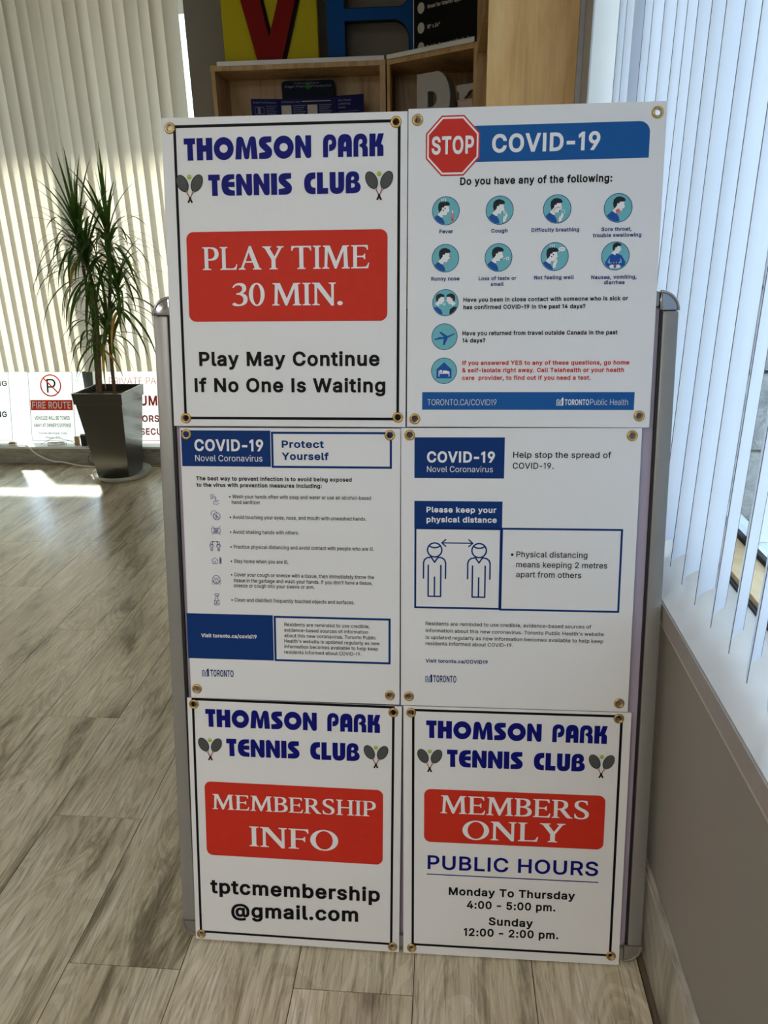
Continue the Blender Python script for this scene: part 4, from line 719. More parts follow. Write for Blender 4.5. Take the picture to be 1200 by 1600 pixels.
# right window: frame, sill, gaskets, timber packer, pane
w2 = MB().box(0.70, 0.74, -1.2, 2.76, 0.745, 0.80).box(0.70, 0.74, -1.2, 2.76, 2.87, 2.92).box(0.70, 0.74, 2.725, 2.76, 0.80, 2.87).box(0.70, 0.74, -1.2, -1.165, 0.80, 2.87)
w2 = w2.build('window_2', 'window_white', kind='structure')
MB().box(0.4375, 0.597, -1.2, 2.76, 0.748, 0.777).build('window_sill', ['sill_top'], w2, bevel=0.001)
MB().box(0.4335, 0.4374, -1.2, 2.76, 0.738, 0.7755).build('sill_nosing', 'sill_edge_grey', w2, bevel=0.001)
MB().box(0.4385, 0.4519, -1.2, 2.76, 0.724, 0.737).build('sill_moulding', 'sill_moulding_light', w2, bevel=0.002)
MB().box(0.4515, 0.70, 2.754, 2.7595, 0.777, 2.92).build('jamb', 'window_white', w2)
MB().box(0.446, 0.4515, 2.754, 2.898, 0.738, 2.98).build('lit_wall_strip', 'wall_glow_grey', w2, bevel=0.001)  # added strip over the wall face, its lighter colour imitates the blind's glow
MB().box(0.597, 0.604, -1.2, 2.76, 0.745, 0.781).box(0.606, 0.609, -1.2, 2.76, 0.745, 0.778).box(0.688, 0.700, -1.2, 2.76, 0.745, 0.800).build('gasket', 'black_rubber', w2)
MB().box(0.610, 0.687, -1.2, 2.76, 0.745, 0.790).build('timber_packer', 'maple_light', w2, bevel=0.002)
MB().box(0.712, 0.718, -1.165, 2.725, 0.80, 2.87).build('pane', 'glass', w2)
for y in (0.2, 1.62): MB().box(0.700, 0.74, y - 0.02, y + 0.02, 0.80, 2.87).build('mullion', 'window_white', w2, bevel=0.003)
# outside
gr = MB().box(-40, 40, 5.06, 70, -0.25, -0.12).box(0.75, 40, -30, 5.06, -0.25, -0.12)
gr.build('ground', 'concrete_out', kind='structure')
MB().box(-5.2, -0.9, 5.06, 5.94, 2.92, 3.08).build('roof_overhang', 'soffit', kind='structure')
sp = MB()
for i in range(12):
    z0 = -0.12 + i * 0.28; sp.box(0.98 + 0.02 * (i % 2), 1.36 - 0.02 * (i % 3), 2.62 + 0.015 * (i % 3), 3.1, z0, z0 + 0.27)
tag(sp.build('stone_pillar', 'stone_out', bevel=0.02), 'grey rough stone pillar outside the window on the right', 'pillar')
bd = empty('neighbouring_building', (14, 24, -0.12), (0, 0, 0), 'low pale building far outside beyond the parking lot', 'building')
MB().box(-8, 8, -2, 2, 0, 4.2).build('wall', 'wall_light', bd)
MB().box(-8.2, 8.2, -2.2, 2.2, 4.2, 4.5).build('roof', 'alu_dark', bd)
for i in range(5): MB().box(-6.6 + i * 3, -5.0 + i * 3, -2.03, -2.0, 1.4, 2.8).build('window', 'alu_dark', bd)

# ------------------------------------------------------------------ vertical blinds
def slat_mb(width, z0, z1, sag, th=0.0014, n=7):
    mb = MB(); P = [(width * i / n, sag * 4 * (i / n) * (1 - i / n)) for i in range(n + 1)]
    mb.add([(x, y, z) for x, y in P for z in (z0, z1)], [(2 * i, 2 * i + 2, 2 * i + 3, 2 * i + 1) for i in range(n)])
    for (x, y) in (P[0], P[-1]):
        mb.add([(x, y - th / 2, z0), (x, y + th / 2, z0), (x, y + th / 2, z1), (x, y - th / 2, z1)], [(0, 1, 2, 3)], 1)
    return mb
def blind(name, label, mat, slats, z0, z1, sag, rail, width, group=None):
    root = empty(name, rail[0], (0, 0, 0), label, 'window blind')
    ref = slat_mb(width, z0, z1, sag).build('slat', [mat, 'slat_edge'], None, smooth=35); ref_used = False
    for (x, y, ang) in slats:
        if not ref_used: s_ = ref; ref_used = True
        else: s_ = ref.copy(); COL.objects.link(s_)
        s_.parent = root; s_.location = Vector((x, y, 0)) - Vector(rail[0]); s_.rotation_euler = (rnd.uniform(-0.002, 0.002), rnd.uniform(-0.002, 0.002), ang)
    MB().box(*rail[1]).build('headrail', 'window_white', root, bevel=0.004)
    for (x, y, ang) in slats[::1]:
        c = MB().box(-0.006, 0.006, -0.003, 0.003, z1 - 0.004, rail[1][4] + 0.004).build('carrier', 'window_white', root)
        c.location = Vector((x + math.cos(ang) * width / 2, y + math.sin(ang) * width / 2, 0)) - Vector(rail[0])
    return root
S1 = []
x = -4.12; i = 0
while x < -1.615:
    S1.append((x, 4.765 + 0.003 * math.sin(i * 2.3), R(28 + 5 * math.sin(i * 1.7) + (26 if abs(x + 2.13) < 0.036 else 0)))); x += 0.0715; i += 1
blind('vertical_blind', 'cream vertical blind over the back window behind the plant', 'slat_cream', S1, 0.628, 2.84, -0.008, ((-2.8, 4.78, 0), (-1.33, 1.30, -0.02, 0.02, 2.845, 2.89)), 0.089)
S2 = []
for k in range(-24, 20):
    y = 1.033 + 0.0868 * k; a = 40 if k >= 3 else (33 if k >= 0 else 30)
    if y > 2.03: continue
    S2.append((0.481, y, R(90 - a)))
for y, a in ((2.10, 40), (2.20, 52), (2.300, 84), (2.312, 84), (2.43, 30), (2.53, 38)): S2.append((0.481, y, R(90 - a)))
blind('vertical_blind', 'white vertical blind glowing blue over the window above the sill on the right', 'slat_white', S2, 0.799, 2.84, 0.009, ((0.52, 1.0, 0), (-0.02, 0.02, -2.15, 1.72, 2.845, 2.89)), 0.097)

# ------------------------------------------------------------------ the leaning display: sign holder frame
TILT = R(12); RX = R(78); Y0 = 1.155
ST = math.sin(TILT); CT = math.cos(TILT)
def on_plane(x, s_, z=0.0): return (x, Y0 + s_ * ST - z * CT, s_ * CT + z * ST)
fr = empty('sidewalk_sign_frame', on_plane(-0.072, 0.0, -0.006), (RX, 0, 0), 'silver snap frame poster stand with chrome corners behind the six signs', 'display stand')
HW, HT, RW, DP, CR = 0.502, 1.398, 0.030, 0.022, 0.036
S0 = 0.010
def rail_prof(mb, x0, x1, y0, y1):
    mb.box(x0, x1, y0, y1, -DP, 0)
for sx in (-1, 1):
    xo, xi = sx * HW, sx * (HW - RW)
    MB().box(min(xo, xi), max(xo, xi), S0 + CR, HT - CR, -DP, 0).build('side_rail', 'frame_silver', fr, bevel=0.006, smooth=40)
    MB().box(min(xi, xi - sx * 0.004), max(xi, xi - sx * 0.004), S0 + CR, HT - CR, -DP, -0.003).build('gasket', 'black_rubber', fr)
MB().box(-HW + CR, HW - CR, HT - RW, HT, -DP, 0).build('top_rail', 'frame_silver', fr, bevel=0.006, smooth=40)
MB().box(-HW + CR, HW - CR, S0, S0 + RW, -DP, 0).build('bottom_rail', 'frame_silver', fr, bevel=0.006, smooth=40)
for sx in (-1, 1):
    for top in (1, 0):
        cx_ = sx * (HW - CR); cy_ = HT - CR if top else S0 + CR; a0 = (0 if sx > 0 else 90) if top else (270 if sx > 0 else 180)
        arc = [(cx_ + CR * math.cos(R(a0 + 9 * q)), cy_ + CR * math.sin(R(a0 + 9 * q))) for q in range(11)]
        c = MB().prism([[(cx_, cy_)] + arc], -DP - 0.001, 0.001).build('corner_cap', 'chrome' if top else 'corner_grey', fr, bevel=0.004, smooth=40); c['label'] = 'rounded chrome corner' if top else 'rounded grey bottom corner'
        MB().tube([(q[0] * 1.0, q[1], 0.0005) for q in [(cx_ + (CR - 0.002) * math.cos(R(a0 + 9 * k)), cy_ + (CR - 0.002) * math.sin(R(a0 + 9 * k))) for k in range(11)]], 0.003, 6).build('corner_trim', 'chrome' if top else 'corner_grey', c, smooth=True)
MB().box(-HW + RW, HW - RW, S0 + RW, HT - RW, -DP + 0.004, -0.010).build('poster_panel', 'lilac_panel', fr)
rear = MB(); L_ = 1.36
Tm = Matrix.Translation((0, HT - 0.01, -DP - 0.014)) @ Matrix.Rotation(R(24), 4, 'X')
rear.box(-HW + 0.03, -HW + 0.06, -L_, 0, -0.012, 0.008, 0, Tm).box(HW - 0.06, HW - 0.03, -L_, 0, -0.012, 0.008, 0, Tm).box(-HW + 0.06, HW - 0.06, -L_, -L_ + 0.03, -0.012, 0.008, 0, Tm).box(-HW + 0.06, HW - 0.06, -0.03, 0, -0.012, 0.008, 0, Tm)
rear.build('rear_leg_frame', 'frame_silver', fr, bevel=0.003)

# ------------------------------------------------------------------ the six signs
def grommets(root, pts, dz):
    prof = [(0.0055, -0.0015), (0.0052, 0.0004), (0.0062, 0.0020), (0.0080, 0.0026), (0.0097, 0.0018), (0.0105, 0.0001), (0.0100, -0.0002), (0.0060, -0.0035)]
    ref = None
    for u, v in pts:
        if ref is None: ref = MB().lathe(prof, 28, 0, None, True).build('grommet', 'brass', None, smooth=True); g = ref
        else: g = ref.copy(); COL.objects.link(g)
        g.parent = root; g.location = (u * 0.001, v * 0.001 + dz, 0.0002)
def clamp(c, lo, hi): return max(lo, min(hi, c))
HADJ = {'E': 0.568, 'F': 0.570}
CADJ = {'E': 0.2895, 'F': 0.2890}
def make_sign(k, label):
    cx_, cs_, w_, h_, a_ = SIGN[k]; hh = HADJ.get(k, h_); cs_ = CADJ.get(k, cs_)
    a = R(a_); base = (cx_ + math.sin(a) * hh / 2, cs_ - math.cos(a) * hh / 2)
    root = empty('coroplast_sign', on_plane(*base), (0, 0, 0), label, 'sign')
    root.matrix_world = Matrix.Translation(on_plane(*base)) @ Matrix.Rotation(RX, 4, 'X') @ Matrix.Rotation(a, 4, 'Z')
    mk = MARK[k]; hw = w_ / 2
    pts = [(clamp(u, -hw * 1000 + 13, hw * 1000 - 13), clamp(v, -hh * 500 + 13, hh * 500 - 13)) for u, v in mk['grommet']]
    holes = [circle(u * 0.001, v * 0.001 + hh / 2, 0.0054, n=14) for u, v in pts]
    MB().prism([rect(-hw, 0, hw, hh)] + holes, -0.004, 0).build('panel', 'coroplast', root)
    grommets(root, pts, hh / 2)
    return root, mk, pts, hh
def finish(root, k, hh, before):
    for o in before: o.location.y = hh / 2
LABEL = {
 'A': 'white tennis club sign with red PLAY TIME 30 MIN. banner, topmost on the left',
 'B': 'white health sign with red STOP octagon and blue bar of symptom pictograms',
 'C': 'white sign headed Protect Yourself with a list of small line icons',
 'D': 'white sign headed Please keep your physical distance with two outlined figures',
 'E': 'white tennis club sign with red MEMBERSHIP INFO banner standing on the floor',
 'F': 'white tennis club sign with red MEMBERS ONLY banner and public hours'}
Z1, Z2, Z3 = 0.0003, 0.0007, 0.0010
def frame_art(x0, y0, x1, y1, t): return [rect(x0 - t / 2, y0 - t / 2, x1 + t / 2, y1 + t / 2), rect(x0 + t / 2, y0 + t / 2, x1 - t / 2, y1 - t / 2)]
def bbox(q): return min(p[0] for p in q), min(p[1] for p in q), max(p[0] for p in q), max(p[1] for p in q)
def quad_bbox(q): # tl tr br bl -> averaged rectangle
    return (q[0][0] + q[3][0]) / 2, (q[2][1] + q[3][1]) / 2, (q[1][0] + q[2][0]) / 2, (q[0][1] + q[1][1]) / 2
def racket_emblem(root, cx_, cy_):
    a = Art(Z2)
    for sgn in (-1, 1):
        T = lambda x, y: (cx_ + sgn * x, cy_ + y)
        an = R(27)
        def E_(rx, ry): return circle(cx_ + sgn * 14.0, cy_ + 9.5, rx, ry, 28, sgn * -an)
        ax = (-math.sin(an), -math.cos(an))                    # from head towards the handle
        def P(d, lateral=0): return (cx_ + sgn * (14.0 + ax[0] * d - ax[1] * lateral * 1.0), cy_ + 9.5 + ax[1] * d + ax[0] * lateral)
        for lat in (-3, 3): a.stroke('shaft', [P(15, lat), P(21, 0)], 1.2)
        a.stroke('shaft', [P(20), P(30)], 2.0)
        a.stroke('grip', [P(29), P(38.5)], 3.4)
        a.poly('racket', E_(10.6, 16.6)); a.poly('strings', E_(9.0, 14.8))
        for i in range(-3, 4):
            h = 14.4 * math.sqrt(max(0, 1 - (i * 2.4 / 9.0) ** 2)); a.stroke('racket', [P(-h, i * 2.4), P(h, i * 2.4)], 0.55)
        for i in range(-5, 6):
            h = 8.8 * math.sqrt(max(0, 1 - (i * 2.5 / 14.8) ** 2)); a.stroke('racket', [P(i * 2.5, -h), P(i * 2.5, h)], 0.55)
    a.poly('lime', circle(cx_, cy_ + 20.5, 4.4, n=18)); a.stroke('white', [(cx_ - 3, cy_ + 22.5), (cx_, cy_ + 21.4), (cx_ + 3, cy_ + 22.5)], 0.5)
    return a.build('racket_emblem', root)
def cityhall(a, ink, x, y, s_):
    f = lambda pts: [(x + px * s_, y + py * s_) for px, py in pts]
    a.poly(ink, f([(0, 0), (0, .82), (.30, .95), (.44, .62), (.44, 0)]), f([(.09, .08), (.36, .08), (.36, .60), (.26, .80), (.09, .72)]))
    a.poly(ink, f([(.52, 0), (.52, .70), (.86, 1.2), (.98, 1.1), (.98, 0)]), f([(.60, .08), (.74, .08), (.74, .84), (.60, .66)]))
    a.poly(ink, f([(.20, 0.2), (.28, .2), (.28, .6), (.20, .55)]))
# --- pictograms of the health sign (unit circle coordinates)
HAIR = [(-.41, -.05), (-.49, .26), (-.45, .55), (-.27, .71), (-.03, .76), (.27, .66), (.39, .5), (.3, .42), (-.03, .41), (-.05, .29), (-.2, .3), (-.22, .13), (-.37, -.05)]
FACE = [(.3, .42), (.32, .19), (.38, .06), (.29, -.05), (.17, -.08), (.2, -.15), (.11, -.28), (-.07, -.26), (-.18, -.29), (-.13, -.45), (-.3, -.41), (-.56, -.23), (-.36, -.03), (-.22, .13), (-.2, .3), (-.05, .29), (-.03, .41)]
def arc_pts(a0, a1, r=0.93, n=9): return [(r * math.cos(R(a0 + (a1 - a0) * i / n)), r * math.sin(R(a0 + (a1 - a0) * i / n))) for i in range(n + 1)]
SHIRT = [(-.54, -.24), (-.2, -.42), (-.05, -.62), (.02, -.93)] + arc_pts(-92, -148)
HAND = [(.22, -.93), (.20, -.60), (.30, -.35), (.36, -.45), (.48, -.12), (.52, -.10), (.54, -.30), (.62, -.2), (.60, -.42), (.48, -.65), (.44, -.86)]
def pictogram(root, kind, cx_, cy_, r):
    a = Art(Z1); f = lambda pts, ox=0, oy=0, s_=1: [(cx_ + (x * s_ + ox) * r, cy_ + (y * s_ + oy) * r) for x, y in pts]
    a.poly('dblue', circle(cx_, cy_, r, n=40)); a.poly('teal', circle(cx_, cy_, r * 0.955, n=40))
    if kind < 7 and True:
        ox, oy = {0: (-.08, -.05), 4: (.0, -.03), 5: (.0, 0), 6: (-.12, -.08), 3: (.12, .02)}.get(kind, (0, 0))
        sh = [(-.54, -.24), (-.2, -.42), (-.05, -.62)]
        a.poly('shirt', f([(x + ox, y + oy) for x, y in sh]) + f([(.02 + ox, -.93 + (.02 if ox < 0.05 else .04))]) + f(arc_pts(-92 + ox * 50, -150 + ox * 30, 0.93)))
        a.poly('ink', f(FACE, ox, oy)); a.poly('white', [(cx_ + ((x + .02) * .95 - .02 + ox) * r, cy_ + ((y) * .95 + oy + .005) * r) for x, y in FACE])
        a.poly('ink', f(HAIR, ox, oy))
        if kind in (0, 6):
            for i in range(3): a.stroke('white', f([(-.22 + i * .13, .62), (-.17 + i * .13, .7), (-.24 + i * .13, .78), (-.18 + i * .13, .86)], ox), .035 * r)
            a.poly('ink', circle(cx_ + (.02 + ox) * r, cy_ + (.22 + oy) * r, .05 * r, n=10)); a.poly('ink', circle(cx_ + (-.1 + ox) * r, cy_ + (.08 + oy) * r, .05 * r, n=10))
        if kind == 0:
            a.poly('ink', rrect(cx_ + .40 * r, cy_ - .62 * r, cx_ + .56 * r, cy_ + .06 * r, .08 * r)); a.poly('white', rrect(cx_ + .42 * r, cy_ - .5 * r, cx_ + .54 * r, cy_ + .04 * r, .06 * r))
            a.poly('pink', rect(cx_ + .43 * r, cy_ - .6 * r, cx_ + .53 * r, cy_ - .16 * r)); a.poly('pink', circle(cx_ + .48 * r, cy_ - .62 * r, .12 * r, n=14)); a.poly('redtext', circle(cx_ + .48 * r, cy_ - .62 * r, .06 * r, n=12))
        if kind in (1, 2, 5):
            a.poly('ink', f([(.12, -.10), (.22, -.09), (.14, -.22)]))
        if kind == 1:
            for q in (-35, -12, 12, 35): a.stroke('white', f([(.22 + .05 * math.cos(R(q)), -.12 + .05 * math.sin(R(q))), (.22 + .2 * math.cos(R(q)), -.12 + .2 * math.sin(R(q)))]), .03 * r)
        if kind in (1, 2, 6):
            oxh = {1: 0, 2: -.12, 6: -.36}[kind]; oyh = {1: 0, 2: -.08, 6: .06}[kind]
            hd = [(x + oxh, y + oyh) for x, y in HAND]; k_ = 0.93
            hd = [(x * min(1, k_ / max(1e-6, math.hypot(x, y))), y * min(1, k_ / max(1e-6, math.hypot(x, y)))) for x, y in hd]
            mx_ = sum(p[0] for p in hd) / len(hd); my_ = sum(p[1] for p in hd) / len(hd)
            a.poly('ink', f(hd)); a.poly('white', f([(mx_ + (x - mx_) * .86, my_ + (y - my_) * .92) for x, y in hd]))
        if kind == 2:
            a.stroke('pink', f([(-.25, -.2), (-.2, -.02), (-.05, .1), (.12, .12), (.24, .08)]), .05 * r)
            a.stroke('white', f([(.34, -.14), (.42, -.04), (.52, -.08), (.56, -.2), (.5, -.32), (.38, -.32)]), .03 * r)
        if kind == 3: a.poly('pink', circle(cx_ + .0 * r, cy_ - .22 * r, .17 * r, n=18)); a.poly('redtext', circle(cx_ + .0 * r, cy_ - .22 * r, .04 * r, n=10))
        if kind == 4: a.poly('pink', circle(cx_ + .32 * r, cy_ + .12 * r, .07 * r, n=12))
        if kind == 5:
            a.stroke('white', f([(.28, -.10), (.52, -.08)]), .03 * r); a.poly('white', circle(cx_ + .66 * r, cy_ - .07 * r, .12 * r, n=16)); a.poly('redtext', circle(cx_ + .66 * r, cy_ - .07 * r, .05 * r, n=12))
        if kind == 6:
            a.poly('white', circle(cx_ + .5 * r, cy_ + .52 * r, .24 * r, .15 * r, n=20)); a.poly('white', circle(cx_ + .3 * r, cy_ + .36 * r, .04 * r, n=8))
            for i in range(3): a.stroke('tblue', f([(.38 + .09 * i, .48), (.42 + .09 * i, .57)]), .025 * r)
    elif kind == 7:
        body = [(-.2, .16), (.2, .14), (.45, .02), (.72, -.42), (.70, -.62)] + [(.6, -.70), (.45, -.80), (-.45, -.80), (-.6, -.70)] + [(-.72, -.55), (-.70, -.4), (-.42, .04)]
        a.poly('shirt', f(body)); a.poly('teal', f([(-.4, -.1), (-.55, -.45), (-.36, -.55)])); a.poly('teal', f([(.36, -.1), (.50, -.45), (.32, -.5)]))
        for q in (-1, 1): a.poly('white', f([(q * .42, -.72), (q * .28, -.60), (q * .05, -.62), (q * .05, -.82), (q * .3, -.84)]))
        a.poly('redtext', f([(-.14, -.66), (.14, -.66), (0, -.86)]))
        a.poly('white', f([(x * .72, y * .72) for x, y in FACE], .12, .38)); a.poly('ink', f([(x * .72, y * .72) for x, y in HAIR], .12, .38))
        for q in (-.3, -.1, .1, .3): a.stroke('white', f([(q, -.5), (q * .9, -.42)]), .03 * r)
    elif kind == 8:
        for q, hk in ((-1, 1), (1, -1)):
            g = lambda pts: [(cx_ + q * .36 * r + (x * .78) * hk * r, cy_ + (y * .78 + .1) * r) for x, y in pts]
            a.poly('white', g(FACE)); a.poly('ink', g(HAIR))
        a.poly('shirt', f([(-.62, -.3), (-.3, -.55), (-.2, -.9)] + arc_pts(-104, -160))); a.poly('ink', f([(.62, -.3), (.34, -.5), (.3, -.85)] + arc_pts(-70, -20)))
        for q in (150, 180, 210): a.stroke('white', f([(-.0, -.1), (.0 + .17 * math.cos(R(q)), -.12 + .2 * math.sin(R(q)))]), .04 * r)
    elif kind == 9:
        a.poly('shirt', f([(-.78, -.12), (-.62, -.14), (-.42, -.02), (-.05, -.02), (-.42, .34), (-.28, .38), (.22, .06), (.55, .18), (.82, .28), (.80, .2), (.5, .04), (.26, -.08), (.02, -.62), (-.12, -.62), (-.06, -.16), (-.48, -.2), (-.7, -.26)]))
    elif kind == 10:
        a.poly('shirt', f([(-.58, -.58), (.58, -.58), (.58, .12), (0, .66), (-.58, .12)]))
        a.poly('white', f([(-.42, .02), (-.36, .02), (-.36, -.22), (.36, -.22), (.36, -.40), (.42, -.40), (.42, -.06), (.2, .0), (-.08, .0), (-.1, -.14), (-.36, -.14), (-.36, -.3), (.36, -.3), (.36, -.34), (-.36, -.34), (-.36, -.44), (-.42, -.44)][:8] + [(.2, .02), (-.1, .02), (-.1, -.14), (-.42, -.14)]))
        a.poly('white', circle(cx_ - .24 * r, cy_ - .02 * r, .09 * r, n=12)); a.poly('white', f([(-.42, -.44), (-.36, -.44), (-.36, -.2), (-.42, -.2)])); a.poly('white', f([(.36, -.44), (.42, -.44), (.42, -.2), (.36, -.2)]))
    return a.build('pictogram', root)
def line_icon(root, i, x, y):
    a = Art(Z1); k = 'dblue'; S = lambda pts, w_=0.9, c=False: a.stroke(k, [(x + px, y + py) for px, py in pts], w_, c)
    if i == 0:
        S([(-9, 9), (-2, 9)]); S([(-8.5, 8), (-8.5, 1), (-5, 1), (-5, 6), (0, 6), (2, 3.5), (2, 1), (-.5, 1), (-.5, 3), (-5, 3)]); S([(1, 0), (.5, -3)]); S([(-4, -6), (0, -3), (8, -3)]); S([(-4, -6), (-3, -10), (4, -10.5), (8, -8)]); S([(0, -6), (5, -6)])
    elif i == 1:
        a.ring(k, x + 2.5, y - 2, 7.2, 1.2); S([(-2.5, 3), (7.5, -7)]); S([(-8.5, 0), (-9, 5), (-6, 9), (-1, 9.5), (3, 6)]); S([(2, 3), (2, -6)]); S([(-2, -4), (1, -1), (5, -2)]); S([(-1, -7), (4, -5)])
    elif i == 2:
        S([(-8, 9), (9, -9)]); S([(9, 9), (-8, -9)]); S([(-9, 4), (-9, -4), (-3, -6), (4, -6), (9, -4), (9, 3), (3, 5), (-3, 5)], .9, True); a.ring(k, x, y - 0.5, 4, .9); S([(-5, 0), (5, 0)]); S([(-5, -3), (4, -3)])
    elif i == 3:
        for q in (-7.5, 7):
            a.ring(k, x + q, y + 6.5, 2.4, 1.0, 14); S([(q - 4.2, -2), (q - 4.2, 2), (q - 2, 4), (q + 2, 4), (q + 4.2, 2), (q + 4.2, -2)]); S([(q - 2, 2), (q - 2, -10), (q + 2, -10), (q + 2, 2)]); S([(q, -3), (q, -10)]); S([(q - 1.6, 4), (q, 2), (q + 1.6, 4)])
        S([(-5, 9), (5, 9)]); S([(-3.4, 10.4), (-5.2, 9), (-3.4, 7.6)]); S([(3.4, 10.4), (5.2, 9), (3.4, 7.6)])
    elif i == 4:
        S([(-11, 1), (-4, 6.5), (3, 1)]); S([(-9, 1.5), (-9, -6), (1, -6), (1, 1.5)]); S([(-5.5, -6), (-5.5, -1), (-2.5, -1), (-2.5, -6)]); S([(6, 7), (9.5, 7), (9.5, -3), (10, -5), (7.7, -6.5), (5.5, -5), (6, -3)], .9, True); S([(7.7, 5), (7.7, -4)], 1.6)
    elif i == 5:
        a.ring(k, x, y + 1, 8.2, 1.0); S([(-6, 4), (6, 4)]); S([(-6.5, -1), (0, 1.5), (6.5, -1)]); S([(-6, -2), (-3, -8), (0, -9.5), (3, -8), (6, -2)]); S([(-2, -2), (0, -6), (2, -2)]); S([(-3, 1), (-1.4, 1)]); S([(3, 1), (1.4, 1)])
        for q in (-1, 1): S([(q * 7, -4), (q * 10, -2.5)]); S([(q * 6.5, -6.5), (q * 10, -7)]); S([(q * 5, -8.5), (q * 7.5, -10.5)])
    else:
        S([(-5, -12), (-5, -3), (-2, 2), (-2, 6), (2, 6), (2, 2), (5, -3), (5, -12)], 1.0, True); S([(-4, 9), (-2, 12), (5, 12), (5, 9.5), (1, 8)], 1.0, True); S([(2, 8), (4, 5)]); S([(-5, -3), (5, -3)]); S([(-5, -10), (5, -10)]); S([(0, -8.5), (0, -4.5)], 1.2); S([(-2, -6.5), (2, -6.5)], 1.2)
    return a.build('line_icon', root)
def figure_icon(root, x, y):
    a = Art(Z1); t = 3.0; S = lambda pts, c=False: a.stroke('dblue', [(x + px, y + py) for px, py in pts], t, c)
    a.ring('dblue', x, y, 14.2, 3.0, 32)
    S([(-11, 8), (-5, 5.2), (0, 4.6), (5, 5.2), (11, 8)])
    S([(-22, -58), (-22, -26), (-20, -20), (-15, -16), (-7, -14.5), (0, -25), (7, -14.5), (15, -16), (20, -20), (22, -26), (22, -58)])
    S([(-12.5, -31), (-12.5, -95), (12.5, -95), (12.5, -31)]); S([(0, -55), (0, -94)])
    return a.build('figure_icon', root)
for k in 'ABCDEF':
    root, mk, gp, hh = make_sign(k, LABEL[k]); made = []
    if 'border' in mk:
        a = Art(Z1); x0, y0, x1, y1 = gp[0][0] * .5 + gp[2][0] * .5, gp[2][1], gp[1][0], gp[0][1]
        x0, y0, x1, y1 = quad_bbox(mk['border']); y0 = max(y0, -hh * 500 + 14)
        a.poly('black', *frame_art(x0, y0, x1, y1, 5.2)); made.append(a.build('border_line', root))
        x0, y0, x1, y1 = quad_bbox(mk['red']); a = Art(Z1); a.poly('red', rrect(x0, y0, x1, y1, 14)); made.append(a.build('red_banner', root))
        for u, v in mk['rack']: made.append(racket_emblem(root, u, v))
    if k == 'F':
        a = Art(Z1); a.poly('navy', rect(-180, -94.5, 180, -92.2)); made.append(a.build('underline', root))
    if k == 'B':
        x0, y0, x1, y1 = -109, 193.5, 202, 255.5; a = Art(Z1); a.poly('bar', rrect(x0, y0, x1, y1, 19, 'a')); made.append(a.build('blue_bar', root))
        a = Art(Z1); a.poly('bar', rect(-200.3, -254.8, 199.3, -221.2)); made.append(a.build('blue_footer', root))
        a = Art(Z1 + 0.0001); ux, uy = mk['stop'][0]
        oct_ = lambda ap: [(ux + ap / math.cos(PI / 8) * math.cos(PI / 8 + i * PI / 4), uy + ap * 1.06 / math.cos(PI / 8) * math.sin(PI / 8 + i * PI / 4)) for i in range(8)]
        a.poly('stopred', oct_(49)); a.poly('white', oct_(46.5)); a.poly('stopred', oct_(43.5)); o_ = a.build('stop_octagon', root); o_['label'] = 'red octagon reading STOP'; made.append(o_)
        made.append(text_mesh('lettering', 'STOP', 'b', 'white', ux - 38.5, uy - 14.5, 77, 31, root, Z2))
        for i, (u, v) in enumerate(mk['ic']): made.append(pictogram(root, i, u, v, 25.5 if i < 8 else 24.6))
        a = Art(Z2); cityhall(a, 'white', 55, -246.6, 13); made.append(a.build('city_emblem', root))
    if k == 'C':
        for q in ('b1', 'b2'):
            a = Art(Z1); a.poly('dblue', rect(*quad_bbox(mk[q]))); made.append(a.build('blue_block', root))
        for q in ('o1', 'o2'):
            x0, y0, x1, y1 = quad_bbox(mk[q]); a = Art(Z1); a.poly('dblue', *frame_art(x0 + 2, y0 + 2, x1 - 2, y1 - 2, 4.4)); made.append(a.build('blue_outline', root))
        for i, (u, v) in enumerate(mk['ic']): made.append(line_icon(root, i, u, v))
        a = Art(Z1); cityhall(a, 'dblue', -195, -235.6, 15); made.append(a.build('city_emblem', root))
    if k == 'D':
        for q in ('b1', 'b2'):
            a = Art(Z1); a.poly('dblue', rect(*quad_bbox(mk[q]))); made.append(a.build('blue_block', root))
        for q in ('o1', 'o2'):
            x0, y0, x1, y1 = quad_bbox(mk[q]); a = Art(Z1); a.poly('dblue', *frame_art(x0 + 2, y0 + 2, x1 - 2, y1 - 2, 4.0)); made.append(a.build('blue_outline', root))
        figs = mk['ic']; made.append(figure_icon(root, figs[0][0], figs[0][1])); made.append(figure_icon(root, figs[1][0], figs[1][1]))
        a = Art(Z1); (ax0, ay), (ax1, _) = mk['arrow']; a.stroke('dblue', [(ax0 + 1, ay), (ax1 - 1, ay)], 2.6); a.stroke('dblue', [(ax0 + 8, ay + 7), (ax0, ay), (ax0 + 8, ay - 7)], 2.6); a.stroke('dblue', [(ax1 - 8, ay + 7), (ax1, ay), (ax1 - 8, ay - 7)], 2.6)
        made.append(a.build('double_arrow', root))
        a = Art(Z1); cityhall(a, 'dblue', -179, -233.3, 14.5); made.append(a.build('city_emblem', root))
    for body, style, ink, u, v, width, cap, tilt in TEXT[k]:
        o = text_mesh('lettering', body, style, ink, u, v - (0 if k != 'E' else 0), width, cap, root, Z2, slope=(tilt / width if abs(tilt) > 2 and k in 'EF' else 0)); made.append(o)
    finish(root, k, hh, made)

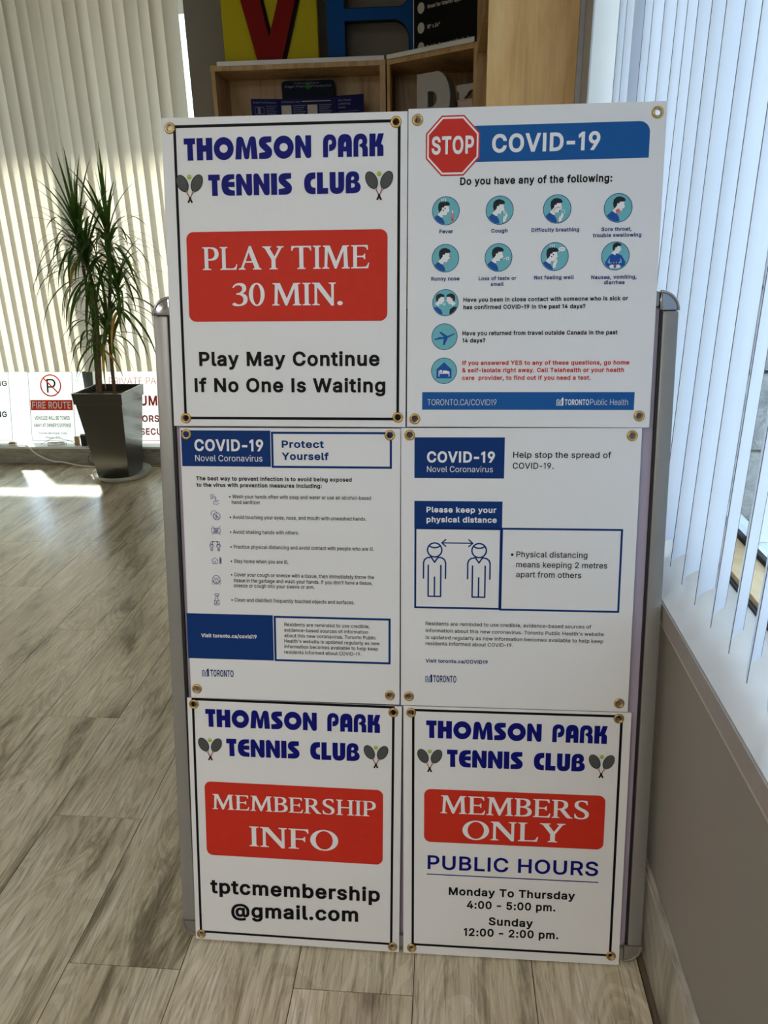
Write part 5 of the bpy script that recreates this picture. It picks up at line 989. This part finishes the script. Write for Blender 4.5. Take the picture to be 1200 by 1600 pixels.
# ------------------------------------------------------------------ shelving behind
TH = 0.018; TOPZ = 2.305
bk = empty('bookcase', (-0.79, 4.545, 0), (0, 0, 0), 'maple bookcase against the back wall carrying the yellow V board', 'shelf unit')
def bx(x0, x1, y0, y1, z0, z1, name, mat, root, bev=0.0015):
    l = root.location; return MB().box(x0 - l.x, x1 - l.x, y0 - l.y, y1 - l.y, z0 - l.z, z1 - l.z).build(name, mat, root, bevel=bev)
bx(-1.262, -1.240, 4.40, 4.69, 0, TOPZ - 0.024, 'side_panel', 'maple', bk); bx(-0.362, -0.332, 4.40, 4.69, 0, TOPZ - 0.024, 'side_panel', 'maple', bk)
bx(-1.264, -0.330, 4.398, 4.69, TOPZ - 0.024, TOPZ, 'top_panel', 'maple', bk); bx(-1.240, -0.362, 4.675, 4.69, 0.05, TOPZ - 0.024, 'back_panel', 'maple', bk)
for z in (0.06, 0.52, 0.98, 1.44, 1.94): bx(-1.240, -0.362, 4.405, 4.675, z - TH, z, 'shelf', 'maple', bk)
s_ = bx(-1.225, -0.338, 4.395, 4.402, TOPZ - 0.001, TOPZ + 0.020, 'edge_strip', 'window_white', bk); s_['label'] = 'pale metal strip along the front edge'
bx(-1.262, -0.330, 4.402, 4.44, TOPZ, TOPZ + 0.006, 'edge_band', 'ink_yellow', bk)
# corner unit
DA = math.atan2(4.07 - 4.40, 0.13 + 0.33); DL = math.hypot(0.46, 0.33)
cu = empty('corner_bookcase', (-0.33, 4.40, 0), (0, 0, DA), 'maple corner bookcase set diagonally under the black display board', 'shelf unit')
def inv(x, y): q = Matrix.Rotation(-DA, 2) @ Vector((x + 0.33, y - 4.40)); return (q.x, q.y)
foot = [inv(-0.325, 4.402), inv(0.128, 4.077), inv(0.435, 4.077), inv(0.435, 4.69), inv(-0.325, 4.69)]
MB().prism([foot], TOPZ - 0.024, TOPZ).build('top_panel', 'maple', cu)
inner = [inv(-0.322, 4.42), inv(0.134, 4.09), inv(0.430, 4.09), inv(0.430, 4.67), inv(-0.322, 4.67)]
for z in (0.06, 0.52, 0.98, 1.44, 1.97): MB().prism([inner], z - TH, z).build('shelf', 'maple', cu)
MB().box(0.002, 0.020, 0.006, 0.02, 0, TOPZ - 0.024).build('stile', 'maple', cu); MB().box(DL - 0.022, DL - 0.002, 0.006, 0.02, 0, TOPZ - 0.024).build('stile', 'maple', cu)
MB().prism([[inv(-0.325, 4.44), inv(-0.309, 4.44), inv(-0.309, 4.67), inv(-0.325, 4.67)]], 0, TOPZ - 0.024).build('side_panel', 'maple', cu)
qa, qb = inv(-0.30, 4.675), inv(0.43, 4.675)
MB().prism([[inv(-0.30, 4.672), inv(0.432, 4.672), inv(0.432, 4.688), inv(-0.30, 4.688)]], 0, TOPZ - 0.024).build('back_panel', 'maple', cu)
s_ = MB().box(0.01, DL - 0.012, -0.006, 0.001, TOPZ - 0.001, TOPZ + 0.020).build('edge_strip', 'window_white', cu, bevel=0.0015); s_['label'] = 'pale metal strip along the diagonal edge'
# tall cabinet
tc_ = empty('tall_cabinet', (0.279, 3.48, 0), (0, 0, 0), 'tall maple cabinet end standing beside the right window', 'cabinet')
bx(0.128, 0.428, 2.90, 2.92, 0, 2.80, 'end_panel', 'maple_cabinet', tc_); bx(0.128, 0.428, 4.04, 4.06, 0, 2.80, 'end_panel', 'maple', tc_)
bx(0.128, 0.428, 2.92, 4.04, 2.78, 2.80, 'top_panel', 'maple', tc_); bx(0.410, 0.428, 2.92, 4.04, 0, 2.78, 'back_panel', 'maple', tc_)
for z in (0.08, 0.5, 0.95, 1.4, 1.85, 2.27): bx(0.132, 0.410, 2.92, 4.04, z - TH, z, 'shelf', 'maple', tc_)
bx(0.4285, 0.4455, 2.898, 2.902, 0.19, 2.80, 'filler_strip', 'wall_glow_grey', tc_, 0)  # covers the shadowed gap in the same painted-glow grey
# --- display letters on top
def vz(pts): return [(p[0], p[1]) for p in pts]
RXM = Matrix.Rotation(PI / 2, 4, 'X')   # (x, y, z) -> (x, -z, y): flat shapes stand upright facing the camera
vb = empty('letter_panel', (-0.945, 4.50, TOPZ), (0, 0, 0), 'yellow panel with a large red letter V on the bookcase top', 'display sign')
MB().box(-0.255, 0.253, -0.02, 0.02, 0, 0.62).build('yellow_panel', 'ink_yellow', vb, bevel=0.002)
V = [(-0.07, 0.012), (0.052, 0.012), (0.235, 0.56), (0.18, 0.56), (-0.003, 0.133), (-0.092, 0.56), (-0.212, 0.56)]
V = [(-0.070, 0.012), (0.055, 0.012), (0.232, 0.56), (0.146, 0.56), (-0.003, 0.133), (-0.092, 0.56), (-0.206, 0.56)]
MB().prism([[(x + 0.016, y - 0.008) for x, y in V]], 0.0203, 0.032, 0, RXM).build('letter_side', 'ink_black', vb)
MB().prism([V], 0.0323, 0.046, 0, RXM).build('letter_face', 'ink_darkred', vb)
rb = empty('cutout_letter', (-0.385, 4.545, TOPZ), (0, 0, 0), 'blue cutout letter R standing beside the yellow V panel', 'display sign')
def Rshape(e):
    g = lambda x, z: (x + 0.385, z - 2.305)
    out = [g(-.12, 2.305), g(-.12, 2.49), g(-.165, 2.535), g(-.12, 2.58), g(-.12, 2.76)] + [g(-.20 + .08 * math.cos(R(q)), 2.76 + .08 * math.sin(R(q))) for q in (18, 36, 54, 72, 90)] + [g(-.647, 2.84), g(-.647, 2.305), g(-.554 - e, 2.305), g(-.554 - e, 2.512 + e)]
    out += [g(-.30 + (.09 + e) * math.sin(R(q)), 2.42 + (.092 + e) * math.cos(R(q))) for q in range(0, 91, 15)] + [g(-.21 + e, 2.305)]
    hole = [g(-.554 - e, 2.566 - e)] + [g(-.27 + (.06 + e) * math.sin(R(q)), 2.626 - (.06 + e) * math.cos(R(q))) for q in range(0, 91, 15)] + [g(-.21 + e, 2.77 + e), g(-.554 - e, 2.77 + e)]
    return [out, hole]
MB().prism(Rshape(-0.005), -0.02, 0.016, 0, RXM).build('letter_side', 'ink_black', rb)
MB().prism(Rshape(0.0), 0.0163, 0.022, 0, RXM).build('letter_face', 'ink_blue3', rb)
# black board with bullets, parallel to the diagonal edge
def diag_root(name, u, off, z, label, cat):
    p = Vector((-0.33, 4.40, 0)) + Matrix.Rotation(DA, 3, 'Z') @ Vector((u, off, 0)); return empty(name, (p.x, p.y, z), (0, 0, DA), label, cat)
bb = diag_root('display_board', 0.358, 0.035, TOPZ, 'black board with white bullets standing on the corner bookcase', 'display sign')
MB().box(-0.202, 0.202, 0.0, 0.005, 0, 0.60).build('board', 'ink_white', bb)
MB().box(-0.197, 0.196, -0.001, -0.0002, 0.003, 0.596).build('black_print', 'ink_black', bb)
for i, (t_, u0, w_, z_) in enumerate((("Best for Corrugated Plastic Signs", -0.118, 0.289, 0.020), ('18" x 24"', -0.114, 0.078, 0.105), ("Great for Interior applications", -0.112, 0.27, 0.190))):
    a = Art(0.0, 1.0); a.poly('off', circle(-0.152, z_ + 0.009, 0.0215, 0.024)); q = a.build('bullet', bb); q.rotation_euler = (PI / 2, 0, 0); q.location = (0, -0.0014, 0)
    if i < 3:
        q = text_mesh('lettering', t_, 'b', 'off', u0, z_, w_, 0.0165, bb, 0.0, 1.0); q.rotation_euler = (PI / 2, 0, 0); q.location = (0, -0.0014, 0)
# grey letters inside the corner bookcase
ld_ = diag_root('channel_letter', 0.28, 0.045, 1.97, 'grey metal channel letter D inside the corner bookcase', 'display sign')
D = [(-0.105, 0), (0.03, 0)] + [(0.02 + 0.085 * math.sin(R(q)), 0.125 - 0.125 * math.cos(R(q))) for q in range(10, 171, 16)] + [(0.03, 0.25), (-0.105, 0.25)]
hole = [(-0.035, 0.095)] + [(-0.015 + 0.038 * math.sin(R(q)), 0.130 - 0.036 * math.cos(R(q))) for q in range(0, 181, 20)] + [(-0.035, 0.165)]
MB().prism([D, hole], -0.045, 0, 0, RXM).build('letter_side', 'letter_metal', ld_, smooth=30); MB().prism([D, hole], 0.0003, 0.006, 0, RXM).build('letter_face', 'letter_face', ld_, bevel=0.001)
ln_ = diag_root('channel_letter', 0.465, 0.075, 1.97, 'smaller grey metal channel letter n beside the letter D', 'display sign')
Nn = [(-0.045, 0), (-0.015, 0), (-0.015, 0.12)] + [(0.03 - 0.03 * math.cos(R(q)), 0.12 + 0.03 * math.sin(R(q))) for q in range(20, 161, 20)] + [(0.06, 0.12), (0.06, 0), (0.09, 0), (0.09, 0.13), (0.06, 0.178), (-0.062, 0.178), (-0.062, 0.155), (-0.045, 0.145)]
MB().prism([Nn], -0.02, 0.0, 0, RXM).build('letter_side', 'letter_metal', ln_); MB().prism([Nn], 0.0003, 0.005, 0, RXM).build('letter_face', 'letter_face', ln_)
pk = diag_root('paper_box', 0.50, 0.012, 1.97, 'pale pink paper box in the corner bookcase beside the cabinet', 'box')
MB().box(-0.045, 0.040, -0.006, 0.03, 0, 0.095).build('carton', 'pink_paper', pk, bevel=0.002); MB().box(-0.047, 0.042, -0.008, 0.032, 0.095, 0.101).build('lid', 'pink_paper', pk, bevel=0.001)
# brochure display and dark product box inside the bookcase
br = empty('brochure_display', (-0.77, 4.52, 1.94), (0, 0, 0), 'navy three-panel brochure display on the bookcase shelf', 'brochure')
for nm, T in (('left_panel', Matrix.Translation((-0.31, -0.025, 0)) @ Matrix.Rotation(R(14), 4, 'Z')), ('centre_panel', Matrix.Translation((-0.155, 0.012, 0))), ('right_panel', Matrix.Translation((0.155, 0.012, 0)) @ Matrix.Rotation(R(-14), 4, 'Z'))):
    wd = 0.31 if nm == 'centre_panel' else 0.160
    MB().box(0, wd, 0, 0.004, 0, 0.222 + (0.006 if nm == 'right_panel' else 0), 0, T).build(nm, 'ink_boxnavy', br)
    a = Art(0.0, 1.0)
    if nm == 'centre_panel':
        for xx in (0.005, 0.150): a.poly('off', rect(xx, 0.10, xx + 0.055, 0.190))
        a.poly('off', rect(0.12, 0.205, 0.28, 0.209))
        for xx in (0.07, 0.215):
            for i in range(9): a.poly('boxtext', rect(xx, 0.185 - i * 0.010, xx + 0.07 - (i % 3) * 0.008, 0.189 - i * 0.010))
    elif nm == 'left_panel':
        for i in range(8): a.poly('boxtext', rect(0.08, 0.185 - i * 0.009, 0.14 - (i % 3) * 0.007, 0.188 - i * 0.009))
        a.poly('boxtext', *frame_art(0.02, 0.150, 0.068, 0.182, 0.003)); a.poly('boxtext', rect(0.034, 0.152, 0.05, 0.18))
    else:
        a.poly('boxtext', rect(0.015, 0.150, 0.13, 0.152)); a.poly('boxtext', rect(0.015, 0.140, 0.10, 0.142))
    q = a.build('print', br); q.matrix_local = T @ Matrix.Translation((0, -0.0006, 0)) @ RXM
    lines = {'left_panel': [("Brand Performance", 0.012, 0.200, 0.125)], 'centre_panel': [("Advanced Care", 0.006, 0.202, 0.105)], 'right_panel': [("Why Choose", 0.012, 0.200, 0.075), ("Lettering", 0.012, 0.183, 0.07), ("Panels", 0.012, 0.166, 0.042)]}[nm]
    for t_, u0, z_, w_ in lines:
        q = text_mesh('lettering', t_, 'b', 'boxtext', u0, z_, w_, 0.010, br, 0, 1.0); q.matrix_local = T @ Matrix.Translation((0, -0.0007, 0)) @ RXM
pb = empty('product_box', (-0.775, 4.585, 1.94), (0, 0, 0), 'dark teal box with green leaf mark behind the navy brochure', 'box')
MB().prism([[(-0.145, 0), (0.145, 0), (0.148, 0.30), (0.143, 0.312), (0.13, 0.316), (-0.13, 0.316), (-0.143, 0.312), (-0.148, 0.30)]], -0.03, 0.0, 0, RXM).build('header_card', 'ink_boxteal', pb)
MB().box(-0.14, 0.14, 0.031, 0.075, 0, 0.20).build('carton', 'ink_boxteal', pb, bevel=0.002)
for t_, u0, z_, w_, c_ in (("Canadian", -0.075, 0.299, 0.135, 0.009), ("Sign Panel Products", -0.13, 0.283, 0.26, 0.011)):
    q = text_mesh('lettering', t_, 'b', 'boxtext', u0, z_, w_, c_, pb, 0, 1.0); q.matrix_local = Matrix.Translation((0, -0.0006, 0)) @ RXM
a = Art(0.0, 1.0); a.poly('green', [(0, 0.270), (0.010, 0.279), (0.018, 0.285), (0.012, 0.290), (0.014, 0.302), (0.005, 0.300), (0, 0.312), (-0.005, 0.300), (-0.014, 0.302), (-0.012, 0.290), (-0.018, 0.285), (-0.010, 0.279)])
q = a.build('leaf_mark', pb); q.matrix_local = Matrix.Translation((0, -0.0009, 0)) @ RXM

# ------------------------------------------------------------------ potted dragon plant
PX, PY = -2.130, 4.475
pot = empty('plant_pot', (PX, PY, 0.012), (0, 0, R(-2)), 'tall square tapered black plant pot on a clear saucer by the window', 'plant pot')
def ring_sq(mb, levels):
    vs = [(sx * h, sy * h, z) for h, z in levels for sx, sy in ((-1, -1), (1, -1), (1, 1), (-1, 1))]; n_ = len(levels)
    fs = [(i * 4 + j, i * 4 + (j + 1) % 4, (i + 1) * 4 + (j + 1) % 4, (i + 1) * 4 + j) for i in range(n_ - 1) for j in range(4)]
    return mb.add(vs, fs)
ring_sq(MB(), [(0.0, 0.0), (0.104, 0.0), (0.151, 0.492), (0.158, 0.494), (0.162, 0.562), (0.150, 0.562), (0.146, 0.50), (0.145, 0.49), (0.0, 0.49)]).build('body', 'pot_black', pot, bevel=0.002)
ring_sq(MB(), [(0.0, 0.52), (0.147, 0.52)]).build('soil', 'soil', pot)
sc_ = MB().lathe([(0, 0), (0.15, 0), (0.175, 0.018), (0.182, 0.034), (0.186, 0.034), (0.180, 0.014), (0.155, -0.004), (0, -0.004)], 40)
tag(sc_.build('plant_saucer', 'saucer_plastic', smooth=40), 'clear round plastic saucer under the black pot', 'saucer').location = (PX + 0.015, PY - 0.01, 0.0042)
pl = empty('dragon_tree', (PX, PY, 0.53), (0, 0, 0), 'spiky green dragon tree with thin canes in the black pot', 'potted plant')
HEADS = [((-2.149, 4.44, 1.50), 60, .42, 62), ((-1.974, 4.45, 1.49), 72, .45, 66), ((-2.085, 4.36, 1.36), 52, .44, 40), ((-1.935, 4.38, 1.20), 48, .42, 30), ((-2.125, 4.42, 0.98), 28, .30, 30), ((-2.02, 4.37, 1.0), 34, .36, 28)]
canes = [[(-2.185, 4.44, .53), (-2.160, 4.43, .75), (-2.135, 4.43, 1.0), (-2.150, 4.44, 1.25), HEADS[0][0]], [(-2.085, 4.46, .53), (-2.065, 4.45, .8), (-2.03, 4.44, 1.05), (-1.99, 4.45, 1.3), HEADS[1][0]],
         [(-2.15, 4.40, .53), (-2.11, 4.38, .8), (-2.07, 4.36, 1.1), HEADS[2][0]], [(-2.055, 4.45, .85), (-2.0, 4.41, .95), (-1.94, 4.385, 1.05), HEADS[3][0]], [(-2.158, 4.43, .76), (-2.15, 4.425, .86), HEADS[4][0]], [(-2.112, 4.38, .79), (-2.06, 4.37, .87), HEADS[5][0]]]
def smooth_pts(P, n=5):
    P = [Vector(p) for p in P]; out = []
    for i in range(len(P) - 1):
        p0, p1, p2, p3 = P[max(i - 1, 0)], P[i], P[i + 1], P[min(i + 2, len(P) - 1)]
        for j in range(n):
            t = j / n; out.append(0.5 * ((2 * p1) + (-p0 + p2) * t + (2 * p0 - 5 * p1 + 4 * p2 - p3) * t * t + (-p0 + 3 * p1 - 3 * p2 + p3) * t ** 3))
    out.append(P[-1]); return out
O = Vector((PX, PY, 0.53))
for c in canes:
    pp = [p - O for p in smooth_pts(c, 8)]; rr = [0.0115 * (1 - 0.25 * i / len(pp)) + (0.0012 if i % 2 else 0) for i in range(len(pp))]
    MB().tube(pp, rr, 8).build('cane', 'cane_bark', pl, smooth=True)
def leaf_mesh(elev, droop, name='leaf', mat='leaf_green', wmax=0.0098, n=9, ex=1.25):
    vs = []; fs = []; p = Vector((0.004, 0, 0)); e = R(elev)
    for i in range(n + 1):
        t = i / n; w_ = wmax * (0.55 + 1.8 * t if t < .25 else 1.0) * (1 - t ** 2.5) + 0.0004
        side = Vector((0, 1, 0)); nrm = Vector((-math.sin(e), 0, math.cos(e)))
        vs += [tuple(p - side * w_ + nrm * w_ * .35), tuple(p), tuple(p + side * w_ + nrm * w_ * .35)]
        e2 = R(elev) - R(droop) * (t ** ex); e = max(e2, R(-88)); p = p + Vector((math.cos(e), 0, math.sin(e))) / n
    for i in range(n):
        for j in (0, 1): fs.append((i * 3 + j, i * 3 + j + 1, (i + 1) * 3 + j + 1, (i + 1) * 3 + j))
    me = bpy.data.meshes.new(name); me.from_pydata([(x, y / 0.38, z) for x, y, z in vs], [], fs); me.materials.append(M(mat)); me.polygons.foreach_set('use_smooth', [True] * len(fs)); me.update(); return me
VAR = [leaf_mesh(e, d) for e, d in ((86, 10), (78, 22), (70, 45), (62, 80), (52, 105), (42, 120), (30, 118), (15, 105), (0, 88), (-15, 72), (-35, 50))]
VAR += [leaf_mesh(e, d, ex=.7) for e, d in ((70, 165), (55, 150), (35, 125), (10, 100), (-20, 70))]
VARY = leaf_mesh(-5, 84, 'leaf', 'leaf_yellow')
for hi, (pos, cnt, ln, up_) in enumerate(HEADS):
    for i in range(cnt):
        t = i / cnt; az = i * 2.39996 + rnd.uniform(-.25, .25); dz = -0.16 * t + 0.01
        vi = clamp(int(t * 11 + rnd.uniform(-.8, 1.2)), 0, 10) if hi < 2 else clamp(int(2 + t * 9 + rnd.uniform(-.8, 1.2)), 1, 10)
        if i > cnt * .3 and rnd.random() < .62: vi = 11 + clamp(int((t - .25) * 6 + rnd.uniform(-.6, .8)), 0, 4)
        me = VAR[vi]; L2 = ln * rnd.uniform(.78, 1.1)
        if i > cnt * .86 and rnd.random() < .3: me = VARY
        back = math.sin(az)
        if back > 0.3: L2 *= 1 - 0.42 * back
        o = bpy.data.objects.new('leaf', me); COL.objects.link(o); o.parent = pl
        cdir = (Vector(canes[hi][-1]) - Vector(canes[hi][-2])).normalized()
        o.location = Vector(pos) - O + cdir * dz; o.rotation_euler = (rnd.uniform(-.12, .12), rnd.uniform(-.08, .08), az); o.scale = (L2, L2 * 0.38 / ln * ln / 0.38 if False else 0.38 * 1.0, L2)

# ------------------------------------------------------------------ boards standing in the back window
BT = R(13)
def board(x, w_, h_, label, name='plastic_sign'):
    r_ = empty(name, (x, 4.80, 0.1285), (PI / 2 - BT, 0, 0), label, 'sign')
    MB().add([(-w_ / 2, 0, 0), (w_ / 2, 0, 0), (w_ / 2, h_, 0), (-w_ / 2, h_, 0)], [(0, 1, 2, 3)]).add([(-w_ / 2, 0, 0), (-w_ / 2, 0, -.003), (-w_ / 2, h_, -.003), (-w_ / 2, h_, 0), (w_ / 2, 0, 0), (w_ / 2, 0, -.003), (w_ / 2, h_, -.003), (w_ / 2, h_, 0)], [(0, 1, 2, 3), (4, 5, 6, 7), (3, 2, 6, 7)]).build('panel', 'board_plastic', r_); return r_
def bt(root, body, style, ink, x0, x1, v, cap): return text_mesh('lettering', body, style, ink, x0 - root.location.x, v, x1 - x0, cap, root, 0.0006, 1.0)
b1 = board(-3.26, 0.46, 0.58, 'white parking sign cut off at the photo edge, left of the fire route sign')
bt(b1, "NO PARKING", 's', 'black', -3.42, -3.054, 0.392, 0.036); bt(b1, "NO STOPPING", 'b', 'black', -3.44, -3.07, 0.176, 0.040)
a = Art(0.0004, 1.0); a.poly('greyink', *frame_art(-0.220, 0.014, 0.220, 0.566, 0.003)); a.build('border_line', b1)
b2 = board(-2.735, 0.340, 0.50, 'white fire route sign with no parking symbol under the blind')
a = Art(0.0004, 1.0); a.poly('greyink', rrect(-0.162, 0.010, 0.158, 0.49, 0.012), rrect(-0.159, 0.013, 0.155, 0.487, 0.010)); a.build('border_line', b2)
a = Art(0.0004, 1.0); a.poly('fire', rect(-0.156, 0.224, 0.149, 0.295)); a.build('red_band', b2)
bt(b2, "FIRE ROUTE", 'B', 'white', -2.880, -2.600, 0.236, 0.048)
bt(b2, "VEHICLES WILL BE TOWED", 's', 'black', -2.868, -2.612, 0.158, 0.026); bt(b2, "AWAY AT OWNER'S EXPENSE", 's', 'black', -2.876, -2.606, 0.107, 0.026)
bt(b2, "Toronto Municipal Code", 's', 'black', -2.847, -2.640, 0.058, 0.014); bt(b2, "Chapter 905", 's', 'black', -2.797, -2.690, 0.028, 0.014)
a = Art(0.0005, 1.0); c0, c1 = -0.001, 0.395; R_ = 0.072
bt(b2, "P", 'r', 'black', -2.765, -2.700, 0.345, 0.095)
a = Art(0.0009, 1.0); a.ring('fire', c0, c1, R_, 0.009, 40); a.stroke('fire', [(c0 - R_ * .70, c1 + R_ * .70), (c0 + R_ * .70, c1 - R_ * .70)], 0.009); a.build('prohibition_ring', b2)
b3 = board(-2.02, 0.82, 0.58, 'white private parking no dumping sign behind the plant pot')
bt(b3, "PRIVATE PARKING", 'l', 'fire', -2.315, -1.80, 0.402, 0.045); bt(b3, "NO DUMPING", 'b', 'fire', -2.31, -1.775, 0.256, 0.068)
bt(b3, "VIOLATORS WILL BE", 'b', 'fire', -2.325, -1.70, 0.144, 0.046); bt(b3, "PROSECUTED", 'b', 'fire', -2.225, -1.84, 0.055, 0.046)
a = Art(0.0004, 1.0); a.poly('fire', *frame_art(-0.39, 0.016, 0.39, 0.56, 0.003)); a.build('border_line', b3)
# bits on the ledge
for (x, y, w_, h_, lab) in ((-3.000, 4.735, 0.05, 0.022, 'small tan wooden block on the ledge left of the fire route sign'), (-2.535, 4.745, 0.030, 0.060, 'small tan wooden block on the ledge beside the black adapter')):
    tag(MB().box(-w_ / 2, w_ / 2, -0.012, 0.012, 0, h_).build('wooden_block', 'kraft', bevel=0.002), lab, 'block').location = (x, y, 0.1272)
ad = empty('power_adapter', (-2.475, 4.735, 0.1272), (0, 0, 0), 'black power adapter on the ledge beside the pot', 'adapter')
MB().box(-0.024, 0.024, -0.018, 0.018, 0, 0.075).build('body', 'black_rubber', ad, bevel=0.004); MB().box(-0.020, 0.020, -0.014, 0.014, 0.075, 0.088).build('plug', 'cable_white', ad, bevel=0.002)
cb = smooth_pts([(-3.6, 4.72, 0.133), (-3.1, 4.715, 0.133), (-2.95, 4.712, 0.134), (-2.885, 4.705, 0.132), (-2.86, 4.692, 0.120), (-2.80, 4.684, 0.070), (-2.70, 4.675, 0.030), (-2.62, 4.66, 0.028), (-2.50, 4.64, 0.012), (-2.35, 4.62, 0.0055), (-2.24, 4.66, 0.0055)], 6)
tag(MB().tube(cb, 0.0052, 8).build('power_cable', 'cable_white', smooth=True), 'white cable drooping from the ledge down to the floor', 'cable')
cb = smooth_pts([(-2.46, 4.690, 0.130), (-2.40, 4.68, 0.118), (-2.44, 4.675, 0.06), (-2.42, 4.66, 0.02), (-2.30, 4.65, 0.004), (-2.0, 4.66, 0.004), (-1.75, 4.60, 0.004), (-1.62, 4.62, 0.004), (-1.45, 4.60, 0.004)], 6)
tag(MB().tube(cb, 0.0028, 6).build('power_cable', 'cable_grey', smooth=True), 'thin dark cable behind the pot and along the floor', 'cable')
cb = [Vector((-2.68 + 0.06 * math.cos(q * .9) * (1 + .2 * math.sin(q * 2.1)), 4.74 + 0.022 * math.sin(q * .9), 0.131 + 0.004 * (q % 4) + 0.002 * math.sin(q))) for q in [i * 0.5 for i in range(34)]]
tag(MB().tube(cb, 0.003, 6).build('cable_coil', 'cable_white', smooth=True), 'small coil of white cable on the ledge below the fire route sign', 'cable')
cb = smooth_pts([(-2.80, 4.74, 0.133), (-2.72, 4.745, 0.17), (-2.66, 4.74, 0.175), (-2.56, 4.735, 0.150), (-2.545, 4.72, 0.132)], 5)
tag(MB().tube(cb, 0.002, 6).build('cable_tie_wire', 'cable_grey', smooth=True), 'thin grey wire arching over the white cable coil', 'wire')

# ------------------------------------------------------------------ added fill lights, built as unseen ceiling panels behind the camera
for i, (x, y) in enumerate(((-0.9, -1.2), (-3.0, -1.2), (-0.9, -2.8), (-3.0, -2.8))):
    c = empty('fill_panel', (x, y, 2.999), (0, 0, 0), 'added unseen ceiling fill panel ' + ('window side, nearest the signs', 'plant side, nearest the signs', 'window side, by the rear wall', 'plant side, by the rear wall')[i], 'fill light', 'added fill panels')
    MB().prism([rect(-0.31, -0.61, 0.31, 0.61), rect(-0.29, -0.59, 0.29, 0.59)], -0.02, 0).build('frame', 'window_white', c)
    MB().box(-0.289, 0.289, -0.589, 0.589, -0.008, -0.004).build('diffuser', 'fill_diffuser', c)
    l = bpy.data.lights.new('fill_light', 'AREA'); l.shape = 'RECTANGLE'; l.size = 0.56; l.size_y = 1.16; l.energy = FILL; l.color = (1.0, 0.96, 0.91)
    lo = bpy.data.objects.new('fill_light', l); COL.objects.link(lo); lo.parent = c; lo.location = (0, 0, -0.03)
